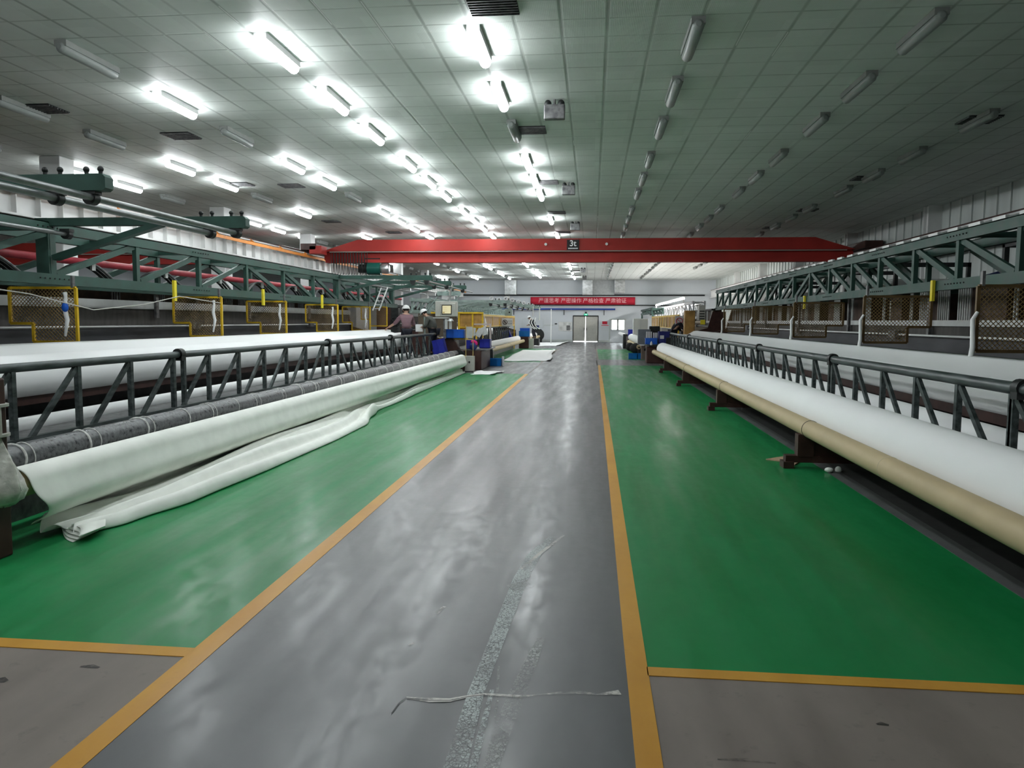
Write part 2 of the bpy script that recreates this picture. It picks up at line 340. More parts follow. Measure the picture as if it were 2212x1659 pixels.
# dusty tyre tracks, crack and flaked patches on the aisle
def dust_mat(name, col, thr, rough=0.5, scale=38):
    m = bpy.data.materials.new(name); m.use_nodes = True; nt = m.node_tree; b = nt.nodes['Principled BSDF']
    b.inputs['Base Color'].default_value = (*col, 1); b.inputs['Roughness'].default_value = rough
    tc = nt.nodes.new('ShaderNodeTexCoord'); n = nt.nodes.new('ShaderNodeTexNoise'); n.inputs['Scale'].default_value = scale; n.inputs['Detail'].default_value = 6; n.inputs['Roughness'].default_value = .7
    nt.links.new(tc.outputs['Object'], n.inputs[0]); n2 = nt.nodes.new('ShaderNodeTexNoise'); n2.inputs['Scale'].default_value = 2.5; nt.links.new(tc.outputs['Object'], n2.inputs[0])
    mr = nt.nodes.new('ShaderNodeMapRange'); mr.inputs[1].default_value = thr; mr.inputs[2].default_value = thr + .18
    base_ = math_node(nt, 'ADD', math_node(nt, 'MULTIPLY', n.outputs['Fac'], .5), math_node(nt, 'MULTIPLY', n2.outputs['Fac'], .5))
    if 'tyre' in name:
        vo = nt.nodes.new('ShaderNodeTexVoronoi'); vo.inputs['Scale'].default_value = 55; vo.feature = 'DISTANCE_TO_EDGE'; nt.links.new(tc.outputs['Object'], vo.inputs[0])
        base_ = math_node(nt, 'SUBTRACT', base_, math_node(nt, 'MULTIPLY', math_node(nt, 'LESS_THAN', vo.outputs[0], .07), .14))
    nt.links.new(base_, mr.inputs[0])
    tr = nt.nodes.new('ShaderNodeBsdfTransparent'); mx = nt.nodes.new('ShaderNodeMixShader'); out = nt.nodes['Material Output']
    nt.links.new(math_node(nt, 'MULTIPLY', mr.outputs[0], .8), mx.inputs[0]); nt.links.new(tr.outputs[0], mx.inputs[1]); nt.links.new(b.outputs[0], mx.inputs[2]); nt.links.new(mx.outputs[0], out.inputs[0])
    return m
M_dust = dust_mat('pale_tyre_dust', (0.46, 0.51, 0.50), 0.36)
M_dust2 = dust_mat('faint_tyre_dust', (0.40, 0.42, 0.40), 0.43)
M_flake = dust_mat('flaked_plaster', (0.6, 0.58, 0.54), 0.38, scale=20)
def strip(pts, wd, z, m, name='floor_marking', label=None):
    b = MB(); rows = []
    for i, p in enumerate(pts):
        q = pts[min(i + 1, len(pts) - 1)]; r = pts[max(i - 1, 0)]; d = Vector((q[0] - r[0], q[1] - r[1])).normalized(); n = Vector((-d.y, d.x)); ww = (wd[i] if isinstance(wd, list) else wd) / 2
        rows.append([(p[0] + n.x * ww, p[1] + n.y * ww, z), (p[0] - n.x * ww, p[1] - n.y * ww, z)])
    return struct(b.grid(rows, False).build(name, m), label, 'floor mark')
strip([(-0.50, 2.3), (-0.495, 2.68), (-0.505, 3.25), (-0.49, 3.63), (-0.47, 4.18), (-0.445, 4.81), (-0.40, 5.3), (-0.29, 5.8)], [.09, .09, .075, .08, .09, .10, .10, .05], 0.0050, M_dust, label='pale tyre track curving up the grey aisle')
strip([(-0.425, 2.3), (-0.43, 2.9), (-0.435, 3.3)], [.03, .03, .02], 0.0050, M_dust, label='thin pale tread mark beside the main tyre track')
strip([(-0.365, 2.3), (-0.36, 2.7), (-0.35, 2.96), (-0.32, 3.23), (-0.285, 3.57), (-0.25, 3.9)], [.06, .06, .08, .08, .07, .04], 0.0051, M_dust2, label='faint second tyre track right of the main one')
strip([(-0.375, 2.9), (-0.40, 3.2), (-0.435, 3.55)], [.012, .014, .01], 0.0051, M_dust2, label='thin pale scratch between the tyre tracks')
strip([(-0.50, 4.62), (-0.43, 4.66), (-0.36, 4.70)], [.12, .14, .10], 0.0052, M_dust2, label='pale worn patch across the tyre track')
strip([(-0.46, 5.0), (-0.36, 5.35), (-0.2, 5.85)], [.02, .03, .02], 0.0052, M_flake, label='pale scratch at the top of the tyre track')
crack = [(-0.84, 3.04), (-0.83, 3.13), (-0.81, 3.18), (-0.7, 3.17), (-0.61, 3.18), (-0.54, 3.22), (-0.46, 3.25), (-0.29, 3.25), (-0.2, 3.28), (-0.06, 3.32), (0.05, 3.31), (0.15, 3.34)]
strip(crack[:7], [.005] * 7, 0.0056, M_black, label='dark crack across the grey aisle')
strip([(p[0], p[1] + .004) for p in crack[2:]], [.012, .04, .03, .02, .018, .022, .006, .034, .012, .045], 0.0054, M_flake, label='flaked white edge along the aisle crack')
strip([(-0.88, 4.15), (-0.85, 4.27)], [.03, .02], 0.0052, M_flake, label='small pale chip in the aisle paint')
strip([(-0.93, 3.72), (-0.91, 3.76)], [.02, .01], 0.0052, M_flake, label='tiny pale chip in the aisle paint')
M_oil = dust_mat('dark_oil_smear', (0.03, 0.028, 0.027), 0.38, scale=14)
for (x, y, a, b_, lb) in ((0.62, 2.86, .22, .025, 'long dark smear on the bare concrete at lower right'), (-2.75, 3.12, .08, .06, 'dark oil spot on the bare concrete at lower left'), (-2.42, 3.3, .1, .04, 'dark oil spot beside the left yellow corner'), (1.25, 3.2, .05, .03, 'dark spot below the right cross line')):
    strip([(x - a / 2, y), (x, y + .01), (x + a / 2, y)], [b_ * .4, b_, b_ * .4], 0.0012, M_oil, label=lb)

struct(MB().box(XL, XR + .3, YB, WY + .3, CEIL, CEIL + .2).build('ceiling', M_ceil), 'panelled pale ceiling', 'ceiling')

# end wall with a door opening and a window opening
DX0, DX1, DZ = -1.56, 0.46, 2.12
WX0, WX1, WZ0, WZ1 = 1.50, 2.72, 0.98, 1.86
b = MB()
for (x0, x1, z0, z1) in ((XL, DX0, 0, CEIL), (DX0, DX1, DZ, CEIL), (DX1, WX0, 0, CEIL), (WX0, WX1, 0, WZ0), (WX0, WX1, WZ1, CEIL), (WX1, XR + .3, 0, CEIL)):
    b.box(x0, x1, WY, WY + .25, z0, z1)
struct(b.build('wall_back', M_wall), 'pale end wall of the hall', 'wall')
struct(MB().box(XL, DX0, WY - .03, WY, 0, .16).build('baseboard_back', M_wall_d)); struct(MB().box(DX1 + .05, 1.4, WY - .03, WY, 0, .14).build('baseboard_back', M_wall_d))
struct(MB().box(XL - .25, XR + .3, YB - .25, YB, 0, CEIL).build('wall_front', M_wall))
struct(MB().box(XL - .25, XL, YB, WY + .25, 0, CEIL).build('wall_left', M_wall))
b = MB().box(XR, XR + .25, YB, WY + .25, 0, CEIL)
y = YB + .3
while y < WY - .2:
    b.bar((XR - .02, y, 2.4), (XR - .02, y, CEIL), .05, .04); y += .62
struct(b.build('wall_right', M_wall_d), 'grey ribbed steel cladding wall on the right', 'wall')
# double door (parts: leaves), gap lets daylight in
dr = thing('door_1', (-.55, WY, 0), 'pale double door with daylight gleaming through the middle gap', 'door'); dr['kind'] = 'structure'
b = MB().box(DX0 - .05, DX0 + .01, WY - .03, WY + .1, 0, DZ + .05).box(DX1 - .01, DX1 + .05, WY - .03, WY + .1, 0, DZ + .05).box(DX0, DX1, WY - .03, WY + .1, DZ - .03, DZ + .06)
b.build('door_frame', M_black, dr)
lf = MB().prism([(DX0 + .01, .05), (-.60, .05), (-.575, 1.0), (-.565, 2.0), (-.56, 2.12), (DX0 + .01, 2.12)], 'y', WY + .02, WY + .07).build('door_leaf', M_beige, dr)
MB().bar((-.66, WY - .02, .95), (-.66, WY - .02, 1.15), .03, .04).build('handle', M_black, lf)
lf = MB().prism([(-.52, .04), (DX1 - .01, .05), (DX1 - .01, 2.12), (-.545, 2.12), (-.54, 1.0)], 'y', WY + .02, WY + .07).build('door_leaf', M_beige, dr)
MB().bar((-.46, WY - .02, .95), (-.46, WY - .02, 1.15), .03, .04).build('handle', M_black, lf)
MB().box(-.2, .08, WY - .0, WY + .02, 1.72, 1.75).build('name_strip', M_wall_d, lf)
# window beside the door
M_glass = bpy.data.materials.new('window_glass'); M_glass.use_nodes = True; nt = M_glass.node_tree
tr = nt.nodes.new('ShaderNodeBsdfTransparent'); tr.inputs[0].default_value = (.92, .95, .95, 1); gl = nt.nodes.new('ShaderNodeBsdfGlossy'); gl.inputs['Roughness'].default_value = .05; mx = nt.nodes.new('ShaderNodeMixShader'); mx.inputs[0].default_value = .06
nt.links.new(tr.outputs[0], mx.inputs[1]); nt.links.new(gl.outputs[0], mx.inputs[2]); nt.links.new(mx.outputs[0], nt.nodes['Material Output'].inputs[0])
wn = thing('window_1', (2.1, WY, WZ0), 'bright window right of the double door', 'window'); wn['kind'] = 'structure'
b = MB(); 
for x in (WX0, 2.0, WX1 - .1): b.box(x, x + (.17 if x == 2.0 else .1), WY - .02, WY + .1, WZ0, WZ1)
b.box(WX0, WX1, WY - .02, WY + .1, WZ0, WZ0 + .05).box(WX0, WX1, WY - .02, WY + .1, WZ1 - .05, WZ1)
b.build('window_frame', M_white_p, wn)
MB().box(WX0, WX1, WY + .05, WY + .055, WZ0, WZ1).build('window_pane', M_glass, wn)
struct(MB().box(WX0 - .12, WX0 - .05, WY - .04, WY, 0, WZ1 + .05).box(WX0 - .05, WX1, WY - .04, WY, WZ1 + .0, WZ1 + .05).build('trim_1', M_wall_d))

# exit sign
ex = thing('exit_sign', (-.54, WY - .06, 2.19), 'small green lit exit sign above the double door', 'sign')
MB().box(-.70, -.37, WY - .06, WY, 2.17, 2.32).build('sign_box', M_black, ex)
MB().box(-.68, -.39, WY - .068, WY - .06, 2.185, 2.305).build('sign_face', M_exit, ex)
MB().prism([(-.62, 2.235), (-.52, 2.235), (-.52, 2.2), (-.45, 2.245), (-.52, 2.29), (-.52, 2.255), (-.62, 2.255)], 'y', WY - .075, WY - .068).build('arrow', M_exitw, ex)
tag(MB().box(-.62, -.46, WY - .05, WY - .03, 2.35, 2.46).ball((-.54, WY - .1, 2.42), .06).build('wall_speaker', M_black), 'small black horn above the exit sign', 'speaker')
# banner
bn = thing('banner', (-.84, WY - .12, 3.05), 'long red slogan banner with pale characters on the end wall', 'banner')
rows = []
for i in range(41):
    x = -5.12 + (3.46 + 5.12) * i / 40
    rows.append([(x, WY - .13 + .012 * sin(i * 1.3), z) for z in (3.06 + .01 * sin(i * .9), 3.37, 3.68)])
MB().grid(rows).build('cloth', M_banner, bn, solid=.006)
for i, (wd, xc) in enumerate((('严谨思考', -3.60), ('严密操作', -1.76), ('严格检查', 0.06), ('严肃验证', 1.90))):
    text(wd, .43, (xc, WY - .155, 3.37), (pi / 2, 0, 0), M_ban_txt, 'lettering', bn)
# pipes along the end wall
for nm, z, r, x0, x1, m, lb in (('wall_pipe', 3.83, .06, -14, 9, M_dark, 'thin dark pipe above the red banner'), ('wall_pipe', 3.02, .045, -14, 9, M_dark, 'thin dark pipe below the red banner'), ('blue_pipe', 2.69, .07, -7.5, 1.85, mat('blue_pipe_paint', (0.03, 0.07, 0.34), .4), 'blue pipe across the wall above the door')):
    t = thing(nm, (x0, WY - .25, z), lb, 'pipe')
    MB().tube([(x0, WY - .25, z), (x1, WY - .25, z)], r, 10).build('pipe', m, t)
    if nm == 'blue_pipe':
        for x in (-6.5, -4.9, -2.33, .95): MB().bar((x, WY - .2, 2.69), (x, WY - .2, 2.2), .06, .06).bar((x, WY, 2.45), (x, WY - .2, 2.45), .05, .05).build('bracket', M_dark, t)
    else:
        for x in range(-12, 9, 3): MB().bar((x, WY, z), (x, WY - .25, z), .03, .03).build('bracket', M_dark, t)
# ducts / air outlets
for i, (x0, x1, z0, lb) in enumerate(((-7.2, -6.25, 3.85, 'galvanised air outlet box high on the end wall, leftmost of three'), (-.84, -.02, 3.84, 'galvanised air outlet box above the middle of the banner'), (1.76, 2.58, 4.0, 'galvanised air outlet box high above the banner right half'))):
    t = thing('air_outlet', ((x0 + x1) / 2, WY - .4, z0), lb, 'air duct', 'air outlets on the end wall')
    MB().box(x0, x1, WY - .8, WY, z0, CEIL - .01).build('duct_box', M_chrome, t, bevel=.02)
    g = MB()
    for k in range(7): g.bar((x0 + .08, WY - .82, z0 + .08 + k * .07), (x1 - .08, WY - .82, z0 + .08 + k * .07), .03, .02)
    g.build('louvre', M_wall_d, t)
struct(MB().box(-.02, 1.76, WY - .3, WY, 3.86, CEIL - .01).build('trim_2', mat('grey_duct_panel', (0.36, 0.38, 0.38), .5)))
# notice board and posters
nb = thing('notice_board', (-2.2, WY - .03, .88), 'white framed notice board left of the double door', 'notice board')
MB().box(-2.78, -1.66, WY - .03, WY, .88, 1.64).build('board', M_white_p, nb)
b = MB()
for x in (-2.78, -2.4, -2.15, -1.66): b.box(x, x + .02, WY - .04, WY - .03, .88, 1.64)
for z in (.88, 1.3, 1.62): b.box(-2.78, -1.64, WY - .04, WY - .03, z, z + .02)
b.build('frame', M_wall_d, nb)
for (x, z, w_, h_, m) in ((-2.12, .95, .3, .4, M_grey_m), (-1.95, 1.38, .2, .18, M_wall_d), (-2.7, .95, .25, .3, M_panel_w), (-2.36, 1.35, .18, .22, M_panel_w), (-1.8, 1.0, .12, .25, M_panel_w)):
    MB().box(x, x + w_, WY - .045, WY - .04, z, z + h_).build('paper', m, nb)
tag(MB().box(-3.1, -2.9, WY - .03, WY, 1.43, 1.52).build('wall_plate', M_black), 'small black plate left of the notice board', 'sign')
tag(MB().box(-4.0, -3.2, WY - .03, WY, 1.33, 1.38).build('wall_strip', M_wall_d), 'thin grey strip on the wall left of the notice board', 'sign')
b = MB()
for (p, q) in (((-5.8, 1.85), (-4.05, 1.85)), ((-5.8, 1.15), (-4.05, 1.15)), ((-5.8, 1.85), (-5.8, 1.15)), ((-4.05, 1.85), (-4.05, 1.15))): b.bar((p[0], WY - .02, p[1]), (q[0], WY - .02, q[1]), .02, .02)
tag(b.build('wall_frame', M_wall_d), 'empty thin rectangular frame on the wall behind the far worker', 'frame')
po = thing('wall_poster', (1.0, WY - .03, .95), 'white poster with a red heading right of the double door', 'poster')
MB().box(.68, 1.38, WY - .02, WY, .9, 1.42).build('sheet', M_wall, po)
MB().box(.82, 1.22, WY - .03, WY - .01, 1.47, 1.70).build('heading', M_banner, po); MB().box(.75, 1.35, WY - .03, WY - .01, 1.34, 1.39).build('red_line', M_banner, po)
for z in (1.22, 1.12, .95): MB().box(.72, 1.36, WY - .03, WY - .02, z, z + .015).build('printed_line', M_wall_d, po)

# columns
def column(x, y, wd, lb):
    t = thing('column', (x, y, 0), lb, 'column'); t['kind'] = 'structure'
    MB().box(x - wd / 2, x + wd / 2, y - wd / 2, y + wd / 2, 0, CEIL - .002).build('shaft', M_white_p, t, bevel=.02)
    if x < 0: MB().box(x + wd / 2, x + wd / 2 + .5, y - .12, y + .12, 3.35, 3.55).build('corbel', M_white_p, t)
for i, y in enumerate((8, 15, 22, 29, 36, 43, 50, 57)): column(-11.25, y, .46, 'white column behind the left girder, %s from the camera' % ORD[i])
for i, y in enumerate((9, 16, 23.1, 30, 37.3, 44.9, 52.4)):
    b = MB().box(XR - .38, XR, y - .17, y - .13, 0, CEIL).box(XR - .38, XR, y + .13, y + .17, 0, CEIL).box(XR - .30, XR - .27, y - .13, y + .13, 0, CEIL)
    struct(b.build('pillar', M_white_p), 'white steel wall post on the right wall, %s from the camera' % ORD[i], 'column')

# crane runways
def runway(x, s, lb, white=True):
    t = thing('crane_runway', (x, 0, 3.6), lb, 'girder')
    MB().box(x - .15, x + .15, YB, WY - .3, 3.60, 3.64).box(x - .02, x + .02, YB, WY - .3, 3.64, 4.14).box(x - .16, x + .16, YB, WY - .3, 4.14, 4.18).build('girder', M_white_p, t)
    b = MB(); y = YB + .2
    while y < WY - .6: b.box(x - .13, x + .13, y, y + .02, 3.64, 4.14); y += .62
    b.build('stiffener', M_white_p, t)['kind'] = 'stuff'
    MB().box(x - .05, x + .05, YB, WY - .3, 4.18, 4.25).build('rail', M_brown, t)
    if white:
        MB().box(x + s * .22, x + s * .26, YB, WY - .3, 4.00, 4.09).build('conductor', M_orange, t)
        MB().tube([(x + s * .22, YB, 4.2), (x + s * .22, WY - .5, 4.2)], .012, 6).build('wire', M_dark, t)
        for k in range(24):
            yy = 5 + k * 2.2; MB().bar((x + s * .1, yy, 4.16), (x + s * .24, yy, 4.05), .03, .12).build('clip', M_orange, t)
    return t
runway(-10.75, 1, 'long white crane girder with an orange conductor strip, left of the hall')
runway(9.5, -1, 'white crane girder running along the right wall', False)

# bridge crane
def crane(x0, x1, y, lb, sign=True):
    t = thing('bridge_crane', ((x0 + x1) / 2, y, 3.88), lb, 'crane')
    MB().prism([(x0 + .2, 4.30), (x0 + 1.6, 4.73), (x1 - 1.6, 4.73), (x1 - .2, 4.30)], 'y', y - .3, y + .3).build('top_girder', M_red, t)
    MB().box(x0 + .2, x1 - .2, y - .03, y + .03, 3.99, 4.30).build('web', M_red, t)
    MB().box(x0 + .3, x1 - .3, y - .2, y + .2, 3.88, 4.0).build('bottom_flange', M_red, t)
    MB().tube([(x0 + .5, y - .27, 4.275), (x1 - .5, y - .27, 4.275)], .018, 6).build('cable_track', M_beige, t)
    for xe in (x0, x1):
        e = MB().box(xe - .25, xe + .35, y - 1.3, y + 1.3, 4.26, 4.5).build('end_carriage', M_brown, t, bevel=.02)
        MB().tube([(xe - .04, y - 1.1, 4.33), (xe + .04, y - 1.1, 4.33)], .09, 16).build('wheel', M_dark, e)
        MB().tube([(xe - .04, y + 1.1, 4.33), (xe + .04, y + 1.1, 4.33)], .09, 16).build('wheel', M_dark, e)
    return t
cr = crane(-10.5, 9.45, 28.3, 'red overhead bridge crane with 3t plate spanning the hall')
MB().box(-10.42, -9.95, 27.0, 27.6, 4.12, 4.42).build('drive_box', M_red, cr, bevel=.02)
pl = MB().box(-.97, -.53, 27.96, 28.0, 4.31, 4.68).build('capacity_plate', M_black, cr)
text('3t', .30, (-.75, 27.95, 4.54), (pi / 2, 0, 0), M_wtxt, 'lettering', pl)
b = MB()
for k in range(9): b.box(-.92 + k * .04, -.90 + k * .04 + .012, 27.94, 27.96, 4.345, 4.385)
b.build('small_print', M_wtxt, pl)
for x in (-1.75, .48): MB().tube([(x, 28.0, 4.52), (x, 27.94, 4.52)], .05, 14).build('marker_lamp', M_white_p, cr)
ho = thing('hoist', (-8.4, 28.2, 3.5), 'green electric hoist hanging below the red crane at its left', 'hoist')
MB().tube([(-8.9, 28.2, 3.66), (-8.05, 28.2, 3.66)], .17, 18).build('drum', M_dark, ho)
MB().tube([(-8.55, 28.2, 3.66), (-8.05, 28.2, 3.66)], .24, 20).build('drum_cover', mat('hoist_green', (0.01, 0.09, 0.07), .4), ho)
MB().tube([(-8.05, 28.2, 3.66), (-7.95, 28.2, 3.66), (-7.78, 28.2, 3.66), (-7.72, 28.2, 3.66)], [.16, .2, .2, .12], 18).build('motor', M_chrome, ho)
MB().box(-8.7, -8.1, 28.14, 28.26, 3.8, 4.05).build('trolley', M_dark, ho)
MB().tube([(-8.6, 28.2, 3.6), (-8.6, 28.2, 3.1)], .012, 6).build('rope', M_dark, ho); MB().ring((-8.6, 28.2, 3.02), (0, 1, 0), .07, .02).build('hook', M_dark, ho)
fs = thing('festoon_cable', (-9.2, 28.05, 3.9), 'dark looped power cables hanging under the crane left end', 'cable')
for k in range(13):
    x = -9.95 + k * .11; MB().tube([(x, 28.02, 4.26), (x + .01, 28.02, 3.75), (x + .03, 28.02, 3.42), (x + .07, 28.02, 3.45), (x + .09, 28.02, 3.8), (x + .1, 28.02, 4.26)], .012, 6).build('loop', M_dark, fs)
crane(-30.5, -12.0, 28.8, 'second red bridge crane in the bay behind the left girder')

# ceiling lamps
LY = [9.6, 11.7, 13.8, 16.45, 18.6, 20.7, 23.75, 25.85, 28.0, 30.6, 32.7, 34.8, 37.6, 39.7, 41.8, 44.6, 46.8, 49.0, 51.6, 53.7, 55.8, 58.4, 60.4]
ROWS = {
 'above the aisle': (-1.45, {9.6, 11.7, 16.45, 18.6, 20.7, 25.85, 30.6, 34.8, 39.7, 44.6, 46.8, 49.0, 53.7, 58.4, 60.4}, {23.75, 28.0}),
 'above the left green floor': (-4.07, {9.6, 11.7, 13.8, 16.45, 18.6, 20.7, 23.75, 25.85, 28.0, 30.6, 34.8, 39.7, 44.6, 46.8, 51.6, 53.7, 55.8, 58.4}, {49.0}),
 'above the left loom truss': (-6.68, {11.7, 16.45, 18.6, 23.75, 25.85, 28.0, 30.6, 37.6, 46.8, 49.0, 53.7, 55.8, 60.4}, set()),
 'between left truss and white girder': (-9.33, {16.45, 18.6, 23.75, 30.6, 37.6, 44.6, 51.6, 58.4, 60.4}, {25.85, 28.0}),
 'behind the left white girder': (-12.0, {16.45, 18.6, 25.85, 28.0, 30.6, 37.6, 44.6, 58.4, 60.4}, {9.6, 11.7}),
 'above the right green floor': (1.16, set(), set()),
 'above the right handrail': (3.8, set(), set()),
 'right of the right truss': (6.45, set(), set()),
}
def lamp(x, y, lit, lb, grp, z=CEIL):
    t = thing('ceiling_lamp', (x, y, z), lb, 'lamp', grp)
    MB().box(x - .078, x + .078, y - .52, y + .52, z - .075, z - .001).build('housing', M_white_p if lit else M_housing, t); zd = z - .088  # white colour on lit lamps brightens the housing's shaded side
    MB().tube([(x, y - .54, zd), (x, y - .525, zd), (x, y - .5, zd), (x, y + .5, zd), (x, y + .525, zd), (x, y + .54, zd)], [.03, .055, .068, .068, .055, .03], 12).build('diffuser', M_lit if lit else M_unlit, t)
    return t
protos = {}
def put_lamp(x, y, lit, lb, grp):
    x *= .965; y *= .965
    if lit not in protos: protos[lit] = lamp(x, y, lit, lb, grp); return
    p = protos[lit]; copy_tree(p, x - p.location.x, y - p.location.y, 0, lb, grp)
for desc, (x, lits, none) in ROWS.items():
    n = 0
    for y in LY:
        if y in none: continue
        lit = y in lits
        if x > 0 and y > 50 and x > 5: continue
        n += 1
        put_lamp(x, y, lit, '%s ceiling tube lamp, %s nearest in the row %s' % ('lit' if lit else 'unlit', ORD[n - 1], desc), 'lamps in the row ' + desc)
for k, (x, y) in enumerate(((-1.45, 2.6), (-1.45, 6.8), (-4.07, 2.6), (-4.07, 6.8), (-6.68, 4.7), (-9.33, 4.7), (-4.07, -2.2), (-1.45, -2.2))):
    put_lamp(x, y, True, 'lit ceiling tube lamp overhead near the camera, %s of eight' % ORD[k], 'lamps overhead near the camera')
for k, (x, y) in enumerate(((-16, 12), (-16, 18.6), (-16, 25), (-20, 16), (-20, 25), (-16, 37), (-20, 37), (-16, 47), (-24, 20))):
    put_lamp(x, y, True, 'lit ceiling tube lamp in the bay behind the left girder, %s of nine' % ORD[k], 'lamps in the left bay')

# ceiling vents and twin spot lamps
def vent(x, y, lb, wx=.52, wy=.5):
    t = thing('ceiling_vent', (x, y, CEIL), lb, 'vent', 'dark ceiling vents')
    MB().box(x - wx / 2, x + wx / 2, y - wy / 2, y + wy / 2, CEIL - .012, CEIL - .001).build('opening', M_dark, t)
    b = MB()
    for k in range(8): yy = y - wy / 2 + .03 + k * (wy - .06) / 7; b.bar((x - wx / 2, yy, CEIL - .02), (x + wx / 2, yy, CEIL - .02), .012, .02)
    b.box(x - wx / 2 - .02, x - wx / 2, y - wy / 2, y + wy / 2, CEIL - .03, CEIL - .001)
    b.build('grille', M_grey_m, t)
for k, (x, y) in enumerate(((-1.1, 8.24), (-1.12, 13.5), (-1.13, 18.5), (-1.13, 23.6), (-1.13, 28.8), (-1.13, 45.5), (-1.13, 50.6), (-1.13, 55.8))): vent(x, y, 'dark ceiling vent above the aisle, %s from the camera' % ORD[k])
for k, (x, y) in enumerate(((-7.54, 13.37), (-8.75, 18.2), (-7.55, 18.5), (-8.9, 25.2), (-7.6, 28.5), (-8.8, 11.5))): vent(x, y, 'dark ceiling vent on the left side, %s' % ['beside the column nearest the camera', 'further left of a pair', 'further right of a pair', 'just before the crane left end', 'touching the crane left half', 'faint one left of the unlit tube'][k])
for k, (x, y) in enumerate(((6.31, 13.44), (6.27, 18.55), (6.36, 23.6), (6.3, 27.9))): vent(x, y, 'dark ceiling vent in the dim right side, %s from the camera' % ORD[k])
for k, y in enumerate((11.74, 18.6, 25.76, 47.8, 55.9)):
    t = thing('emergency_lamp', (-.62, y, CEIL), 'grey twin head emergency lamp on the ceiling, %s from the camera' % ORD[k], 'lamp', 'twin emergency lamps')
    MB().box(-.78, -.46, y - .06, y + .06, CEIL - .30, CEIL - .08).build('body', M_grey_m, t, bevel=.015)
    MB().tube([(-.62, y, CEIL - .1), (-.62, y, CEIL)], .02, 8).build('stem', M_grey_m, t)
    for sx in (-.1, .1): MB().ball((-.62 + sx, y, CEIL - .06), .055).build('head', M_dark, t)

# ================================================================== LOOMS
def roller(name, x, z, r, y0, y1, m, lb, cat, n=40, ends=M_dark, seams=(), tapes=(), group=None):
    t = thing(name, (x, y0, z - r), lb, cat, group)
    MB().tube([(x, y0, z), (x, y1, z)], r, n).build('sleeve', m, t)
    MB().tube([(x, y0 - .12, z), (x, y1 + .12, z)], r * .35, 14).build('axle', ends, t)
    for (y, mm, rr) in seams: MB().ring((x, y, z), (0, 1, 0), r, rr, 36, 6).build('seam', mm, t)
    for (y, rr, tl) in tapes: MB().ring((x, y, z), (0.0 + tl, 1, tl * .5), r + .002, rr, 36, 6).build('tape_band', M_tape, t)
    return t

def handrail(x, z, zb, y0, y1, joints, sp, y_flip, lb, first):
    """tubular guard rail: top tube, upright posts, sloping braces, clamp collars"""
    t = thing('guard_rail', (x, y0, zb), lb, 'railing')
    MB().tube([(x, y0, z), (x, y1, z)], .042 if x < 0 else .05, 16).build('top_rail', M_rail, t)
    MB().bar((x, y0, zb + .03), (x, y1, zb + .03), .06, .06).build('bottom_rail', M_rail, t)
    y = first
    while y < y1:
        if y > y0:
            MB().bar((x, y, z - .03), (x, y, zb + .03), .05, .05, (0, 1, 0)).build('post', M_rail, t)
            yb = y - sp * .78 if y < y_flip else y + sp * .78
            if y0 < yb < y1: MB().bar((x, y + (-.03 if y < y_flip else .03), z - .05), (x, yb, zb + .04), .05, .035, (1, 0, 0)).build('brace', M_rail, t)
        y += sp
    for yj in joints:
        c = MB().box(x - .06, x + .06, yj - .045, yj + .045, z - .075, z + .02)
        c.tube([(x, yj - .045, z + .01), (x, yj + .045, z + .01)], .068, 16)
        c.build('joint_collar', M_dark, t)
        MB().bar((x, yj + .09, z - .03), (x, yj + .09, zb + .03), .05, .05, (0, 1, 0)).build('joint_post', M_rail, t)
    return t

def truss(xf, xb, z0, z1, y0, y1, ys, ymid, lb, m=None, ch=.14, pw=.085, back=True):
    """steel lattice girder: two planes of chords, uprights and diagonals, tied by cross bars"""
    m = m or M_green_st
    t = thing('overhead_truss', (xf, y0, z0), lb, 'truss')
    s = 1 if xb > xf else -1
    for k, x in enumerate((xf, xb) if back else (xf,)):
        MB().box(x - .05, x + .05, y0, y1, z1 - ch, z1).box(x - .05 , x + .05 , y0, y1, z1 - .012, z1).build('top_chord', m, t)
        MB().box(x - .05, x + .05, y0, y1, z0, z0 + ch).build('bottom_chord', m, t)
        for i, y in enumerate(ys):
            if k == 0 or i % 2 == 0: MB().box(x - .035, x + .035, y - pw / 2, y + pw / 2, z0 + ch, z1 - ch).build('upright', m, t)
            if i + 1 < len(ys):
                yn = ys[i + 1]
                p, q = ((y + .1, z0 + ch), (yn - .05, z1 - ch)) if yn <= ymid + .01 else ((y + .05, z1 - ch), (yn - .1, z0 + ch))
                MB().bar((x + s * .01, p[0], p[1]), (x + s * .01, q[0], q[1]), .05, .085, (0, 0, 1)).build('diagonal', m, t)
    if back:
        for i, y in enumerate(ys):
            MB().box(xf, xb, y - .04, y + .04, z1 - .1, z1 - .03).build('cross_tie', m, t)
    b = MB()
    for y in ys[::2]:
        for d in range(-3, 4):
            b.tube([(xf - s * .05, y + d * .09, z0 + ch * .55), (xf - s * .062, y + d * .09, z0 + ch * .55)], .011, 6)
            b.tube([(xf - s * .05, y + d * .09, z1 - ch * .5), (xf - s * .062, y + d * .09, z1 - ch * .5)], .011, 6)
    b.build('bolt', M_dark, t)['kind'] = 'stuff'
    return t

